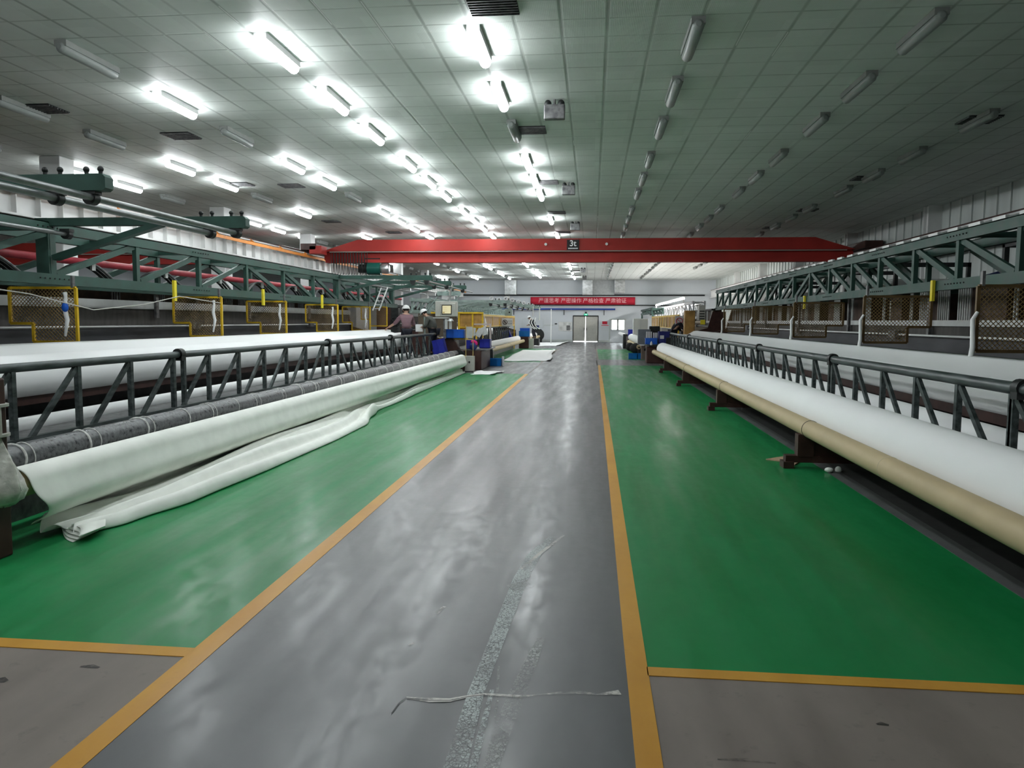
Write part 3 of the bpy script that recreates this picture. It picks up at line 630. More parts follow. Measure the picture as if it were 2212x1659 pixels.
def guard(x1, y, z0, z1, wd, s, lb, sleeve=True, blue=False, group='yellow mesh guards on the left loom', fm=None):
    """stepped yellow frame filled with diamond wire mesh; x1 is the edge towards the aisle, s = -1 extends leftwards"""
    h = z1 - z0; xo = x1 + s * wd; xn = x1 + s * wd * .66; zn = z0 + h * .34
    t = thing('mesh_guard', (x1, y, z0), lb, 'guard', group)
    pts = [(x1, z1), (x1, z0), (xn, z0), (xn, zn), (xo, zn), (xo, z1)]
    b = MB()
    for i in range(6):
        p, q = pts[i], pts[(i + 1) % 6]; b.bar((p[0], y, p[1]), (q[0], y, q[1]), .035, .035, (0, 1, 0))
    b.build('frame', fm or M_ygrd, t)
    b = MB(); st = .052
    def inside(x, z):
        u = (x - x1) * s
        return 0 <= u <= wd and z0 <= z <= z1 and not (u > wd * .66 and z < zn)
    for dr in (1, -1):
        k = -h
        while k < wd + h:
            seg = []
            n = 30
            for i in range(n + 1):
                u = k + i * (h / n) if dr == 1 else k + (h - i * (h / n)); z = z0 + i * h / n * .999
                ok = inside(x1 + s * u, z)
                if ok: seg.append((x1 + s * u, y, z))
                if (not ok or i == n) and len(seg) > 1: b.bar(seg[0], seg[-1], .007, .007)
                if not ok: seg = []
            k += st
    b.build('wire_mesh', M_wire, t)
    MB().bar((x1 + s * .04, y, z1), (x1 + s * .04, y, z1 + .16), .03, .05, (0, 1, 0)).build('hanger', M_grey_m, t)
    if sleeve:
        xs = x1 + s * .13
        MB().tube([(xs - .01, y - .03, z1 - .06), (xs, y - .03, z1 - .12), (xs + .02 * s, y - .03, z1 - .28), (xs + .01, y - .03, z0 + .3), (xs + .03 * s, y - .03, z0 + .08)], [.03, .022, .03, .028, .015], 8).build('cloth_sleeve', M_white_cl, t)
        if blue: MB().ball((xs, y - .05, z1 - .26), .045, .04, .065).build('blue_rag', M_blue, t)
    return t

def arm(y, x_tip, x_root, z, hangers, lb, y_pad=.06, zb=2.35, hz=.15, m=None):
    M_green_st = m or MATS['dark_green_steel']
    """cantilever bracket: beam, brace down to the truss, hangers that carry the pipes"""
    t = thing('bracket_arm', (x_root, y, z - hz), lb, 'bracket', 'cantilever arms on the left truss')
    xm = x_root + (x_tip - x_root) * .5
    MB().prism([(x_root, z), (x_tip, z), (x_tip + .03, z - .03), (x_tip + .03, z - hz * .85), (x_tip, z - hz), (x_tip - .75, z - hz), (x_tip - 1.15, z - hz * .7), (x_root, z - hz * .65)], 'y', y - y_pad, y + y_pad).build('beam', M_green_st, t)
    MB().bar((xm + .25, y, z - hz * .55), (x_root + .12, y, zb + .15), .07, .13, (0, 1, 0)).build('brace', M_green_st, t)
    MB().box(x_root - .1, x_root + .08, y - .07, y + .07, zb - .1, z).build('upright', M_green_st, t)
    for dx in (-.05, -.19, -.45, -.6): MB().tube([(x_tip + dx, y, z), (x_tip + dx, y, z + .07)], .018, 8).ball((x_tip + dx, y, z + .05), .028).build('bolt', M_dark, t)
    for hx in hangers: 
        hb = MB().box(hx - .07, hx + .07, y - .05, y + .05, z - hz - .03, z - hz + .01); hb.tube([(hx, y - .04, z - hz - .06), (hx, y + .04, z - hz - .06)], .065, 16); hb.build('hanger', M_dark, t)
    return t

def cloth_strip(name, prof, y0, y1, m, lb, cat, n=40, amp=.0, parent=None, seed=1, solid=.012):
    """a sheet of cloth: cross profile (x, z) swept along y with gentle waviness"""
    R = random.Random(seed); ph = [R.random() * 6 for _ in prof]
    rows = []
    for i in range(n + 1):
        y = y0 + (y1 - y0) * i / n
        rows.append([(p[0] + amp * sin(y * 1.1 + ph[k]), y, p[1] + amp * .6 * sin(y * .8 + ph[k] * 2)) for k, p in enumerate(prof)])
    o = MB().grid(rows).build(name, m, parent, solid=solid)
    if parent is None: tag(o, lb, cat)
    return o

def arc(cx, cz, r, a0, a1, n): return [(cx + r * cos(radians(a0 + (a1 - a0) * i / n)), cz + r * sin(radians(a0 + (a1 - a0) * i / n))) for i in range(n + 1)]

def loom_body(side, P, y0, y1, which, detail=True):
    """machine frame behind the breast: base, reed band, beams, heald frames and their wires.  side -1 = left hall, +1 = right"""
    s = side; X = P['xc']            # cloth back edge x
    t = thing('weaving_loom', (X, y0, 0), P['label'] % which, 'loom')
    bx = P['xb']
    MB().box(bx + s * .12, X + s * 1.9, y0 + .1, y1 - .1, .0, .62).build('base_frame', M_dark, t)
    MB().box(bx - s * .05, bx + s * .12, y0, y1, P['zb'] - P['rb'] - .1, P['zb'] - P['rb'] - .0).build('breast_beam', M_brown, t)
    MB().box(bx - s * .1, bx - s * .02, y0, y1, .40, .50).build('lower_beam', M_dark, t)
    MB().box(bx + s * .15, bx + s * .2, y0, y1, .62, P['zb'] - .05).build('apron', M_dark, t)
    # sley race behind the cloth edge, then the rod, the reed band and the beams
    XR_ = X + s * P['dx']
    MB().prism([(X, P['zc'] - .02), (X + s * .05, P['zc'] - .06), (XR_ - s * .05, P['zc'] - .09), (XR_ - s * .05, P['zs']), (XR_, P['zs']), (XR_, P['zc'] - .2), (X, P['zc'] - .2)], 'y', y0, y1).build('sley_race', mat('worn_dark_sley', (0.045, 0.047, 0.052), .5, var=.4, scale=6, stretch=(1, .2, 1)), t)
    MB().tube([(XR_ - s * .1, y0, P['zs'] + .03), (XR_ - s * .1, y1, P['zs'] + .03)], .018, 8).build('guide_rod', M_white_p, t)
    MB().box(XR_, XR_ + s * .05, y0, y1, P['zs'] - .1, P['z1']).build('reed_band', M_reed, t)
    MB().box(XR_ - s * .03, XR_ + s * .05, y0, y1, P['z1'], P['z2']).build('pale_beam', M_panel_w, t)
    zt = P['zt']; R = random.Random(3 + which_seed(which)); ya = y0 + .2
    while ya < y1 - 1.5:
        L = R.choice(P['fl']); MB().box(XR_ + s * .2, XR_ + s * .55, ya, min(ya + L, y1), P['z2'] - .12, zt + .12).build('heald_frame', M_heald, t); ya += L + R.choice(P['fg'])
    b = MB(); y = y0 + .1
    while y < y1 - .1:
        for q in range(R.choice((2, 4, 6))):
            b.bar((XR_ + s * .12, y, P['z2'] - .02), (XR_ + s * .12, y, zt + .08), .02, .02); y += .07
        y += R.choice((.25, .6, 1.1))
    b.build('heald_wires', M_grey_m if s < 0 else M_panel_w, t)['kind'] = 'stuff'
    MB().box(XR_ + s * .05, XR_ + s * .5, y0, y1, zt + .06, zt + .14).build('hanging_beam', M_dark, t)
    ya = y0 + 1.0
    while ya < y1 - .3:
        MB().box(XR_ - s * .08, XR_ - s * .03, ya, ya + .08, P['z1'] - .16, zt + .08).build('support_bar', M_grey_m, t); ya += 3.8
    for yy in (y0 - .02, y1 - .12):
        MB().prism([(bx - s * .1, 0), (XR_ + s * .7, 0), (XR_ + s * .7, zt), (XR_ + s * .1, zt), (XR_ - s * .1, P['zs'] - .05), (bx - s * .05, P['zb'] - .1), (bx - s * .1, .4)], 'y', yy, yy + .14).build('end_frame', M_brown, t)
    for i in range(int((y1 - y0) / 6)):
        ya = y0 + 3.4 + i * 6.3
        MB().box(XR_ - s * .17, XR_ - s * .05, ya, ya + .3, P['zs'] - .03, P['zs'] + .10).build('sensor_box', M_grey_m, t)
    return t
def which_seed(w_): return sum(map(ord, w_)) % 50

PL = dict(xc=-6.8, zc=1.39, xb=-6.2, zb=1.07, rb=.22, dx=1.32, zs=1.535, z1=1.875, z2=2.02, zt=2.2, fl=(2.2, 3.4, 4.6), fg=(.1, .3), label='%s left loom, dark frame with brown heald frames under the truss')
PR = dict(xc=4.1, zc=1.35, xb=3.66, zb=1.05, rb=.15, dx=1.3, zs=1.47, z1=1.655, z2=1.745, zt=2.17, fl=(.5, .8, 1.3), fg=(.3, .7, 1.0), label='%s right loom, dark frame with brown heald frames under the truss')

def breast(side, P, y0, y1, lb, lower=True):
    s = side
    t = thing('breast_roll', (P['xb'], y0, P['zb'] - P['rb']), lb, 'cloth roll')
    prof = [(P['xc'], P['zc']), (P['xc'] - s * .12, P['zc'] - .012)]
    # tangent down to the roll then around its front
    pr = arc(P['xb'], P['zb'], P['rb'] + .006, 75 if s > 0 else 105, 75 + 215 if s > 0 else 105 - 215, 16)
    if s > 0: pr = arc(P['xb'], P['zb'], P['rb'] + .006, 60, 275, 16)
    else: pr = arc(P['xb'], P['zb'], P['rb'] + .006, 120, -95, 16)
    cloth_strip('cloth', prof + pr, y0, y1, M_white_cl, '', '', 30, .003, parent=t)
    MB().tube([(P['xb'], y0 + .02, P['zb']), (P['xb'], y1 - .02, P['zb'])], P['rb'], 32).build('roll_core', M_white_cl, t)
    MB().tube([(P['xb'], y0 - .15, P['zb']), (P['xb'], y1 + .15, P['zb'])], .05, 12).build('axle', M_dark, t)
    return t

# ---------------- left near loom
loom_body(-1, PL, 4.6, 24.6, 'near')
breast(-1, PL, 4.8, 24.4, 'wide white felt over the breast roll of the near left loom')
roller('lower_cloth_roll', -5.92, .58, .085, 4.8, 24.4, M_white_cl, 'slim white cloth roll low behind the left railing', 'roller')
struct(MB().box(-5.9, -4.78, 4.4, 26.0, .48, .54).box(-4.86, -4.78, 4.4, 26.0, .0, .48).build('floor_platform', M_grey_m), 'grey steel walkway platform behind the left rollers', 'platform')
R = random.Random(5)
tp = []; y = 5.35
while y < 24.2:
    tp.append((y, R.choice((.006, .009, .012)), R.uniform(-.22, .22)))
    if R.random() < .45: tp.append((y + .12, .006, R.uniform(-.3, .3)))
    y += R.uniform(.5, .85)
roller('wrapped_roller', -4.5, .60, .112, 5.0, 24.5, M_wrap, 'dark plastic wrapped roller with white tape bands on the left', 'roller', tapes=tp)
roller('guide_roller', -4.2, .475, .1, 5.0, 24.3, M_tan, 'tan roller mostly covered by white felt on the left', 'roller')
handrail(-5.2, 1.25, .54, 4.9, 24.6, (9.0, 14.4, 19.05), .875, 14.5, 'dark green tubular guard rail along the near left loom', 5.35)

# felt pulled over the roller and folded on the floor
def felt():
    Rr = random.Random(11)
    yE = [5.0, 5.6, 6.6, 8.2, 10.2, 11.6, 12.8, 13.8, 15.0, 18.0, 21.0, 24.0]
    xE = [-3.98, -3.80, -3.66, -3.60, -3.57, -3.60, -3.82, -3.98, -3.96, -4.02, -4.04, -4.08]
    def edge(y):
        for i in range(len(yE) - 1):
            if y <= yE[i + 1]:
                f = (y - yE[i]) / (yE[i + 1] - yE[i]); f = f * f * (3 - 2 * f); return xE[i] + (xE[i + 1] - xE[i]) * f
        return xE[-1]
    top = [(-4.37, .44), (-4.345, .53)] + arc(-4.2, .475, .125, 130, 0, 9) + [(-4.045, .40), (-4.02, .34), (-4.03, .29), (-4.09, .23), (-4.2, .17), (-4.32, .12), (-4.36, .085)]
    # folds on the floor: (fraction towards the edge, height)
    fold = [(.08, .09), (.18, .15), (.26, .215), (.33, .235), (.40, .20), (.44, .115), (.48, .09), (.53, .14), (.60, .19), (.67, .175), (.72, .085), (.76, .05), (.82, .10), (.90, .125), (.97, .085), (1.0, .008)]
    rows = []; N = 190
    for i in range(N + 1):
        f = i / N; y = 5.0 + 19.0 * f
        e = edge(y); r = []
        for k, (x, z) in enumerate(top):
            kk = k / len(top)
            bulge = .018 * sin(y * .9 + 1) * max(0, kk - .35) + .012 * sin(y * 2.3 + kk * 4) * max(0, kk - .3)
            r.append((x + bulge + (.06 * math.exp(-(y - 5.0) * 2.5) * max(0, kk - .4)), y + max(0, 1 - (y - 5.0) / 1.4) * max(0, kk - .62) * .9, max(z + bulge * .5, .06)))
        for k, (u, z) in enumerate(fold):
            a = .8 + .2 * sin(y * .55 + k * .35) + .15 * sin(y * 1.3 + 2 + k * .2)
            uu = u + .03 * sin(y * .7 + 1.5) * sin(pi * u) + .018 * sin(y * 1.9) * sin(pi * u)
            x = -4.36 + (e + 4.36) * uu
            yy = y - (.0 if f > .03 else (.03 - f) / .03 * (-.55 * math.exp(-((u - .3) / .35) ** 2) * 0 + .0)) + (u * .38 if f < .001 else 0)
            yy = y + max(0, 1 - (y - 5.0) / 1.4) * (.34 + .10 * sin(u * pi * 3) - .05 * u)
            # a pocket where the outer fold lifts near y = 13.2
            if 12.2 < y < 14.4 and u > .75: a *= 1 + 1.5 * math.exp(-((y - 13.1) / .5) ** 2)
            r.append((x, yy, max(.008, z * a)))
        rows.append(r)
    o = MB().grid(rows).build('draped_felt', M_cream_cl, solid=.012)
    tag(o, 'white felt sheet hanging over the left roller and folded on the green floor', 'felt cloth')
    m = o.modifiers.new('sub', 'SUBSURF'); m.levels = 1; m.render_levels = 1
felt()
# layered lower part of the folded felt at its near end
fo = bpy.data.objects['draped_felt']
for k in range(5):
    b = MB(); rows = []
    for i in range(13):
        u = i / 12; x = -4.40 + .06 * k + (.50 - .03 * k) * u
        rows.append([(x, 5.62 - .42 * u + .03 * sin(u * 6 + k) - .02 * k + q * .3, .014 + .016 * k + .008 * sin(u * 5 + k) * (1 - q)) for q in (0, .3, 1)])
    b.grid(rows).build('folded_layer', M_cream_cl, fo, solid=.006)
# near end stand of the left rollers with flanges and a plastic bag
t = thing('end_stand', (-4.2, 4.75, 0), 'dark brown end stand with flanges at the near left corner', 'stand')
MB().box(-4.32, -4.125, 4.70, 4.88, 0, 1.28).build('column', M_brown, t, bevel=.015)
for z in (1.08, .87): MB().tube([(-4.20, 4.80, z), (-4.20, 4.80, z + .018)], .125, 24).build('flange', M_beige, t)
MB().tube([(-4.11, 4.78, .88), (-4.11, 4.78, 1.08)], .022, 10).build('spindle', M_beige, t)
rows = []; Rb = random.Random(8)
for i, (z, r) in enumerate(((.86, .02), (.80, .045), (.72, .08), (.63, .12), (.55, .145), (.48, .15), (.42, .12), (.385, .07), (.37, .01))):
    rows.append([(-4.14 + .02 * (i > 4) + r * cos(a) * (1 + .13 * sin(5 * a + i * .7)), 4.80 + r * .85 * sin(a) * (1 + .13 * sin(4 * a + i)), z + Rb.uniform(-.01, .01)) for a in [2 * pi * q / 28 for q in range(29)]])
tag(MB().grid(rows).build('plastic_bag', mat('cloudy_plastic', (0.50, 0.50, 0.45), .3, var=.25, scale=14, bump=1.0, spec=.6)), 'cloudy plastic bag hung on the near left end stand', 'bag')

TY_L = [5.6, 7.5, 9.4, 11.3, 13.2, 15.1, 17.0, 18.9, 20.8, 22.7, 24.7, 26.7]
truss(-7.2, -8.0, 2.15, 2.97, 4.6, 27.2, TY_L, 15.1, 'dark green lattice truss over the near left loom')
arm(6.6, -4.47, -7.25, 3.02, (-4.62, -4.97), 'dark green bracket arm nearest the camera, upper left')
arm(9.4, -4.47, -7.25, 3.02, (-4.60, -4.95, -6.95), 'dark green bracket arm with long brace carrying the pipe ends')
for k, y in enumerate((20.9, 23.8, 26.8)): arm(y, -4.5 - .02 * k, -7.25, 2.96, (-4.65, -5.05), 'dark green bracket arm over the workers, %s from the camera' % ORD[k], hz=.14)
for k, (x, y0, y1, r, z, lb) in enumerate(((-4.60, 2.0, 9.45, .032, 2.81, 'steel pipe hung from the two near bracket arms, outermost'), (-4.96, 2.0, 9.45, .036, 2.81, 'steel pipe hung from the two near bracket arms, inner one'), (-6.95, 2.0, 9.45, .028, 2.81, 'short steel pipe ending above the near left truss'),
        (-4.66, 20.9, 29.0, .025, 2.80, 'thin steel tube along the far bracket arms, outermost'), (-5.05, 20.9, 29.0, .025, 2.80, 'thin steel tube along the far bracket arms, middle one'), (-6.6, 20.9, 29.5, .025, 2.74, 'thin steel tube along the far bracket arms beside the truss'))):
    tag(MB().tube([(x, y0, z), (x, y1, z)], r, 16).build('steel_pipe', M_pipe), lb, 'pipe', 'pipes on the left bracket arms')
tag(MB().tube([(-7.75, 4.6, 2.56), (-7.75, 30.0, 2.56)], .055, 14).build('red_tube', M_redtube), 'long red tube inside the left truss', 'pipe')
for i, y in enumerate(TY_L[1:-1]):
    t = thing('hose_arch', (-7.5, y + .9, 2.3), 'arched dark hose bundle on the left truss, %s from the camera' % ORD[i], 'hose', 'hose arches along the left truss')
    for k in range(3):
        pts = [(-7.34 - .06 * k, y + .30 + 1.25 * j / 14, 2.27 + .24 * sin(pi * j / 14) - k * .012) for j in range(15)]
        MB().tube(pts, .022, 8).build('hose', M_dark if k else M_grey_m, t)
    MB().box(-7.31, -7.28, y + .95, y + 1.03, 2.40, 2.52).build('tag_plate', M_panel_w, t)
GY = (9.5, 13.5, 16.5, 20.0, 23.0)
for k, y in enumerate(GY):
    guard(-6.93, y, 1.38, 2.11, .97 - .02 * k, -1, 'yellow stepped mesh guard hanging under the left truss, %s from the camera' % ORD[k], True, k == 0)
t2 = guard(-7.0, 25.2, 1.5, 2.15, .9, -1, 'yellow mesh guard overlapping behind the fifth one by the workers', False)
for k, y in enumerate((5.9, 11.9, 15.3, 18.8)):
    tag(MB().box(-6.96, -6.92, y, y + .07, 2.0, 2.34).build('yellow_tag', mat('yellow_tag_paint', (0.75, 0.62, 0.03), .5)), 'upright yellow marker strip on the left truss, %s from the camera' % ORD[k], 'marker', 'yellow marker strips left')
tag(MB().tube([(-6.9, 7.2, 2.1), (-6.9, 8.6, 2.0), (-6.9, 9.8, 1.82), (-6.9, 11.0, 1.92), (-6.9, 12.0, 2.08), (-6.9, 13.4, 2.0)], .008, 5).build('loose_wire', M_beige), 'thin loose wire sagging under the left truss', 'wire')

# ---------------- right near loom
loom_body(1, PR, 4.0, 30.8, 'near')
breast(1, PR, 4.0, 30.6, 'wide white felt over the breast roll of the near right loom')
roller('lower_cloth_roll', 3.5, .68, .13, 4.0, 30.6, M_white_cl, 'white cloth roll low behind the right railing', 'roller')
struct(MB().box(3.0, 3.5, 4.0, 31, .44, .50).build('floor_platform', M_dark), 'dark walkway platform behind the right rollers', 'platform')
roller('felt_roll', 2.83, .61, .245, 3.2, 30.6, M_white_cl, 'large white felt roll along the right side', 'cloth roll', 64)
roller('guide_roller', 2.51, .475, .1, 3.2, 30.8, M_tan, 'long tan roller in front of the white felt roll, right', 'roller', 40,
       seams=((8.85, M_dark, .005), (14.5, M_dark, .005), (20.1, M_dark, .005), (6.55, mat('pale_seam', (.6, .54, .4), .6), .003), (3.7, M_dark, .005), (25, M_dark, .005)))
handrail(3.2, 1.21, .50, 4.3, 31.2, (5.95, 10.4, 14.87, 19.4, 25.4), .86, 30, 'dark green tubular guard rail along the near right loom', 5.2)
for k, y in enumerate((3.6, 9.0, 14.7, 20.2, 25.4)):
    t = thing('roller_stand', (2.5, y, 0), 'dark brown stand under the right tan roller, %s from the camera' % ORD[k], 'stand', 'stands under the right rollers')
    MB().box(2.40, 2.58, y - .06, y + .08, .14, .40).box(2.52, 3.02, y - .03, y + .05, .14, .34).build('upright', M_brown, t)
    MB().box(2.27, 3.3, y - .05, y + .07, .07, .15).build('cross_beam', M_brown, t)
    for xx in (2.24, 3.2): MB().box(xx, xx + .12, y - .08, y + .1, 0, .08).build('foot', M_brown, t)
tag(MB().prism([(2.16, 9.45), (2.52, 9.75), (2.62, 9.5), (2.42, 9.12), (2.38, 9.28)], 'z', .004, .016).build('cardboard_sheet', M_card), 'torn brown cardboard sheet on the floor by a right stand', 'cardboard')
tag(MB().ball((2.7, 8.75, .03), .05, .04, .03).ball((2.82, 8.8, .025), .04).build('crumpled_scrap', M_cream_cl), 'small crumpled pale scrap behind the cardboard', 'scrap')
TY_R = [5.2, 6.65, 8.1, 9.5, 11.0, 12.43, 13.85, 15.25, 16.65, 18.07, 19.5, 20.9, 22.35, 23.8, 25.25, 26.75, 28.3, 29.8, 31.1]
# uprights on the right truss: diagonals fall away from the middle upright as seen down the hall
truss(5.0, 5.8, 2.17, 2.97, 4.6, 31.2, TY_R, 18.07, 'dark green lattice truss over the near right loom')
t = thing('cable_tray', (5.05, 4.6, 2.97), 'cable tray with white dashes on top of the right truss', 'cable tray')
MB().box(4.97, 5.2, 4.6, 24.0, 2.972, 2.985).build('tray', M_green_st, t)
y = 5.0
while y < 23.5: MB().box(4.955, 5.0, y, y + .3, 2.975, 3.015).build('white_dash', M_white_p, t); y += .6  # evenly spaced white dashes along the tray edge
GR = ((8.6, 'first'), (12.0, 'second'), (16.0, 'third'), (20.0, 'fourth'), (24.3, 'fifth'))
for k, (y, nm) in enumerate(GR):
    guard(4.12, y, 1.40, 2.10, .97, 1, 'brownish mesh guard hanging under the right truss, %s from the camera' % nm, False, group='mesh guards on the right loom', fm=mat('brown_guard_paint', (0.12, 0.075, 0.03), .5, var=.3))
    tag(MB().tube([(4.10, y - .05, 1.82), (4.05, y - .06, 1.74), (4.06, y - .07, 1.45), (4.03, y - .08, 1.22), (4.02, y - .08, 1.10)], [.018, .022, .026, .03, .012], 8).build('cord_sleeve', M_white_cl), 'pale cloth sleeved cord hanging from a right guard, %s from the camera' % nm, 'cord', 'hanging cords right')
for k, y in enumerate((11.55, 18.2)):
    tag(MB().box(4.9, 4.94, y, y + .07, 2.02, 2.32).build('yellow_tag', MATS['yellow_tag_paint']), 'upright yellow marker strip on the right truss, %s one' % ('nearer' if k == 0 else 'farther'), 'marker', 'yellow marker strips right')
# things behind the right truss
M_tarp = mat('navy_tarpaulin', (0.015, 0.02, 0.12), .45, var=.3, scale=4)
def tarp(x, y, z, lx, ly, lb, m):
    rows = []
    for i in range(13):
        u = i / 12; rows.append([(x + lx * (v / 6), y + ly * u, z + .10 * sin(u * 7 + v) * sin(pi * u) - .25 * abs(v / 6 - .5) ** 2) for v in range(7)])
    tag(MB().grid(rows).build('tarpaulin', m, solid=.02), lb, 'tarpaulin')
for k, (y, lb) in enumerate(((10.8, 'nearest'), (18.5, 'middle'), (27, 'farthest'))):
    t = thing('creel_frame', (7.4, y, 0), 'dark steel creel frame behind the right loom, %s one' % lb, 'frame', 'creel frames right')
    for xx in (7.0, 8.6):
        for dy in (0, 3.0): MB().box(xx, xx + .08, y + dy, y + dy + .08, 0, 3.1).build('post', M_dark, t)
    for z in (2.3, 3.0): MB().box(7.0, 8.68, y, y + .08, z, z + .1).box(7.0, 7.08, y, y + 3, z, z + .1).box(7.0, 8.68, y + 3, y + 3.08, z, z + .1).build('cross_rail', M_dark, t)
    MB().box(7.1, 8.6, y + .4, y + 2.6, 2.45, 2.75).build('yarn_cover', M_panel_w, t, bevel=.05)
tarp(6.4, 11.6, 2.55, 1.0, 1.6, 'dark blue folded tarpaulin lying behind the right truss', M_tarp)
tarp(6.3, 8.4, 2.62, 1.2, 1.9, 'dark tarpaulin lying behind the right truss, nearest the camera', M_dark)

# ---------------- far looms
TY = [30.5 + 1.35 * k for k in range(12)]
loom_body(-1, dict(PL, label='%s left loom beyond the cross aisle, under lattice truss'), 30.2, 45.8, 'second')
breast(-1, PL, 30.4, 45.6, 'white felt over the breast roll of the second left loom')
roller('felt_roll', -4.5, .62, .17, 30.2, 45.6, M_white_cl, 'white felt roll on the second left loom', 'cloth roll')
roller('guide_roller', -4.2, .475, .1, 30.2, 45.9, M_tan, 'tan roller below the white roll of the second left loom', 'roller', seams=((38, M_dark, .005),))
handrail(-5.0, 1.38, .54, 31.2, 45.6, (35, 40), .86, 30, 'grey green guard rail along the second left loom', 31)
truss(-6.6, -7.4, 2.0, 2.62, 30.2, 46.0, [30.5 + .8 * k for k in range(20)], 1e9, 'grey green lattice truss over the second left loom', mat('pale_green_steel', (0.26, 0.34, 0.31), .45, var=.2))
truss(-6.6, -7.4, 2.0, 2.55, 47.5, 61.0, [47.8 + .9 * k for k in range(15)], 1e9, 'lattice truss over the third left loom', MATS['pale_green_steel'])
loom_body(-1, dict(PL, label='%s left loom close to the end wall'), 48.5, 60.5, 'third')
roller('felt_roll', -4.5, .62, .17, 48.5, 59.5, M_white_cl, 'white felt roll on the third left loom', 'cloth roll')
roller('guide_roller', -4.2, .475, .1, 48.5, 59.5, M_tan, 'tan roller on the third left loom', 'roller')
for k, y in enumerate((31.0, 33.6, 36.2, 39, 42, 45)):
    arm(y, -3.4 if k < 3 else -3.1, -6.7, 2.55, (-3.6, -4.2), 'grey green bracket arm over the second left loom, %s from the camera' % ORD[k], hz=.13, zb=2.0, m=MATS['pale_green_steel'])
    b = MB()
    for x in (-3.55, -4.15): b.ring((x, y - .1, 2.62), (0, 1, 0), .07, .022, 16, 6)
    tag(b.build('hook_ring', M_white_p), 'pair of white hook rings on a far bracket arm, %s from the camera' % ORD[k], 'hook', 'white hook rings left')
for k, (x, y0, y1, z) in enumerate(((-3.6, 31, 45.2, 2.36), (-4.2, 31, 45.2, 2.36))):
    tag(MB().tube([(x, y0, z), (x, y1, z)], .03, 10).build('steel_pipe', M_pipe), 'steel tube along the second left loom arms, %s one' % ('right' if k == 0 else 'left'), 'pipe')
struct(MB().box(-5.9, -4.82, 30.3, 46.0, .48, .54).box(-4.9, -4.82, 30.3, 46.0, 0, .48).build('floor_platform', M_grey_m), 'grey steel walkway of the second left loom', 'platform')
# yellow fence of the second loom
def yfence(x, y0, y1, z0, z1, lb, m=M_ygrd, n=6):
    t = thing('yellow_fence', (x, y0, z0), lb, 'fence')
    MB().bar((x, y0, z1), (x, y1, z1), .06, .09).build('top_bar', m, t); MB().bar((x, y0, z0), (x, y1, z0), .05, .05).build('bottom_bar', m, t)
    for i in range(n + 1):
        y = y0 + (y1 - y0) * i / n; MB().bar((x, y, z0), (x, y, z1), .05, .05).build('post', m, t)
    for yy in (y0, y1): MB().bar((x, yy, 0), (x, yy, z0), .06, .06).build('leg', m, t)
    MB().box(x - .004, x + .004, y0, y1, z0, z1).build('infill', mat('amber_sheet', (0.36, 0.2, 0.05), .5, var=.3, scale=5), t)
    return t
yfence(-4.78, 30.9, 46.1, 1.44, 1.94, 'yellow framed amber fence along the second left loom')
t = thing('yellow_screen', (-4.9, 27.2, 1.3), 'yellow framed amber screen behind the control panel', 'screen')
b = MB()
for x in (-4.85, -4.35, -3.98): b.bar((x, 27.2, 1.07), (x, 27.2, 1.96), .06, .06, (0, 1, 0))
b.bar((-5.9, 27.2, 1.98), (-3.95, 27.2, 1.98), .06, .1, (0, 1, 0)).bar((-4.9, 27.2, 1.45), (-3.95, 27.2, 1.45), .04, .04, (0, 1, 0)); b.build('frame', M_ygrd, t)
MB().box(-4.9, -3.98, 27.21, 27.22, 1.35, 1.96).build('infill', MATS['amber_sheet'], t)
MB().box(-6.4, -4.95, 27.3, 27.32, 1.1, 1.95).build('brown_panel', mat('brown_panel', (0.11, 0.085, 0.06), .6), t)
# warning sign on the fence
t = thing('warning_sign', (-4.45, 39.5, 1.42), 'white warning sign with crossed circle on the yellow fence', 'sign')
MB().box(-4.76, -4.18, 39.45, 39.48, 1.42, 1.83).build('board', M_white_p, t)
b = MB().ring((-4.58, 39.43, 1.63), (0, 1, 0), .12, .014, 24, 6); b.bar((-4.66, 39.43, 1.71), (-4.50, 39.43, 1.55), .025, .02, (0, 1, 0)); b.build('prohibition_mark', M_brown, t)
MB().ball((-4.58, 39.43, 1.68), .025, .01, .025).bar((-4.58, 39.43, 1.65), (-4.56, 39.43, 1.57), .04, .01, (0, 1, 0)).build('pictogram', M_dark, t)
b = MB()
for r_ in (1.69, 1.56):
    for k in range(3): b.box(-4.42 + k * .075, -4.37 + k * .075, 39.44, 39.45, r_ - .025, r_ + .025)
b.build('printed_line', MATS['grey_duct_panel'], t)
# white sheets on the floor
def sheet(pts4, lb, hz=.05, seed=1):
    R_ = random.Random(seed); rows = []; (a, b_, c, d) = [Vector((*p, 0)) for p in pts4]; N = 22
    for i in range(N + 1):
        u = i / N; r = []
        for j in range(N + 1):
            v = j / N; p = a * (1 - u) * (1 - v) + b_ * u * (1 - v) + c * u * v + d * (1 - u) * v
            z = .012 + hz * abs(sin(u * 5 + v * 2.3 + seed)) * abs(sin(v * 4 + 1)) * (.3 + .7 * sin(pi * v))
            if u > .93: z += hz * .8
            r.append((p.x + .06 * sin(v * 9), p.y + .1 * sin(u * 7 + seed), z))
        rows.append(r)
    tag(MB().grid(rows).build('felt_sheet', M_white_cl, solid=.015), lb, 'felt cloth')
sheet([(-3.75, 31.3), (-1.75, 31.6), (-2.15, 43.5), (-4.0, 43.0)], 'white felt sheet spread on the floor by the second left loom', .06, 2)
sheet([(-3.9, 50.0), (-2.3, 51.5), (-1.9, 61), (-4.2, 58.0)], 'farthest white felt sheet lying near the end wall', .06, 5)
sheet([(-3.80, 23.3), (-3.1, 23.2), (-2.9, 24.6), (-3.78, 25.1)], 'small pale felt scrap spread on the floor by the control pillar', .03, 3)

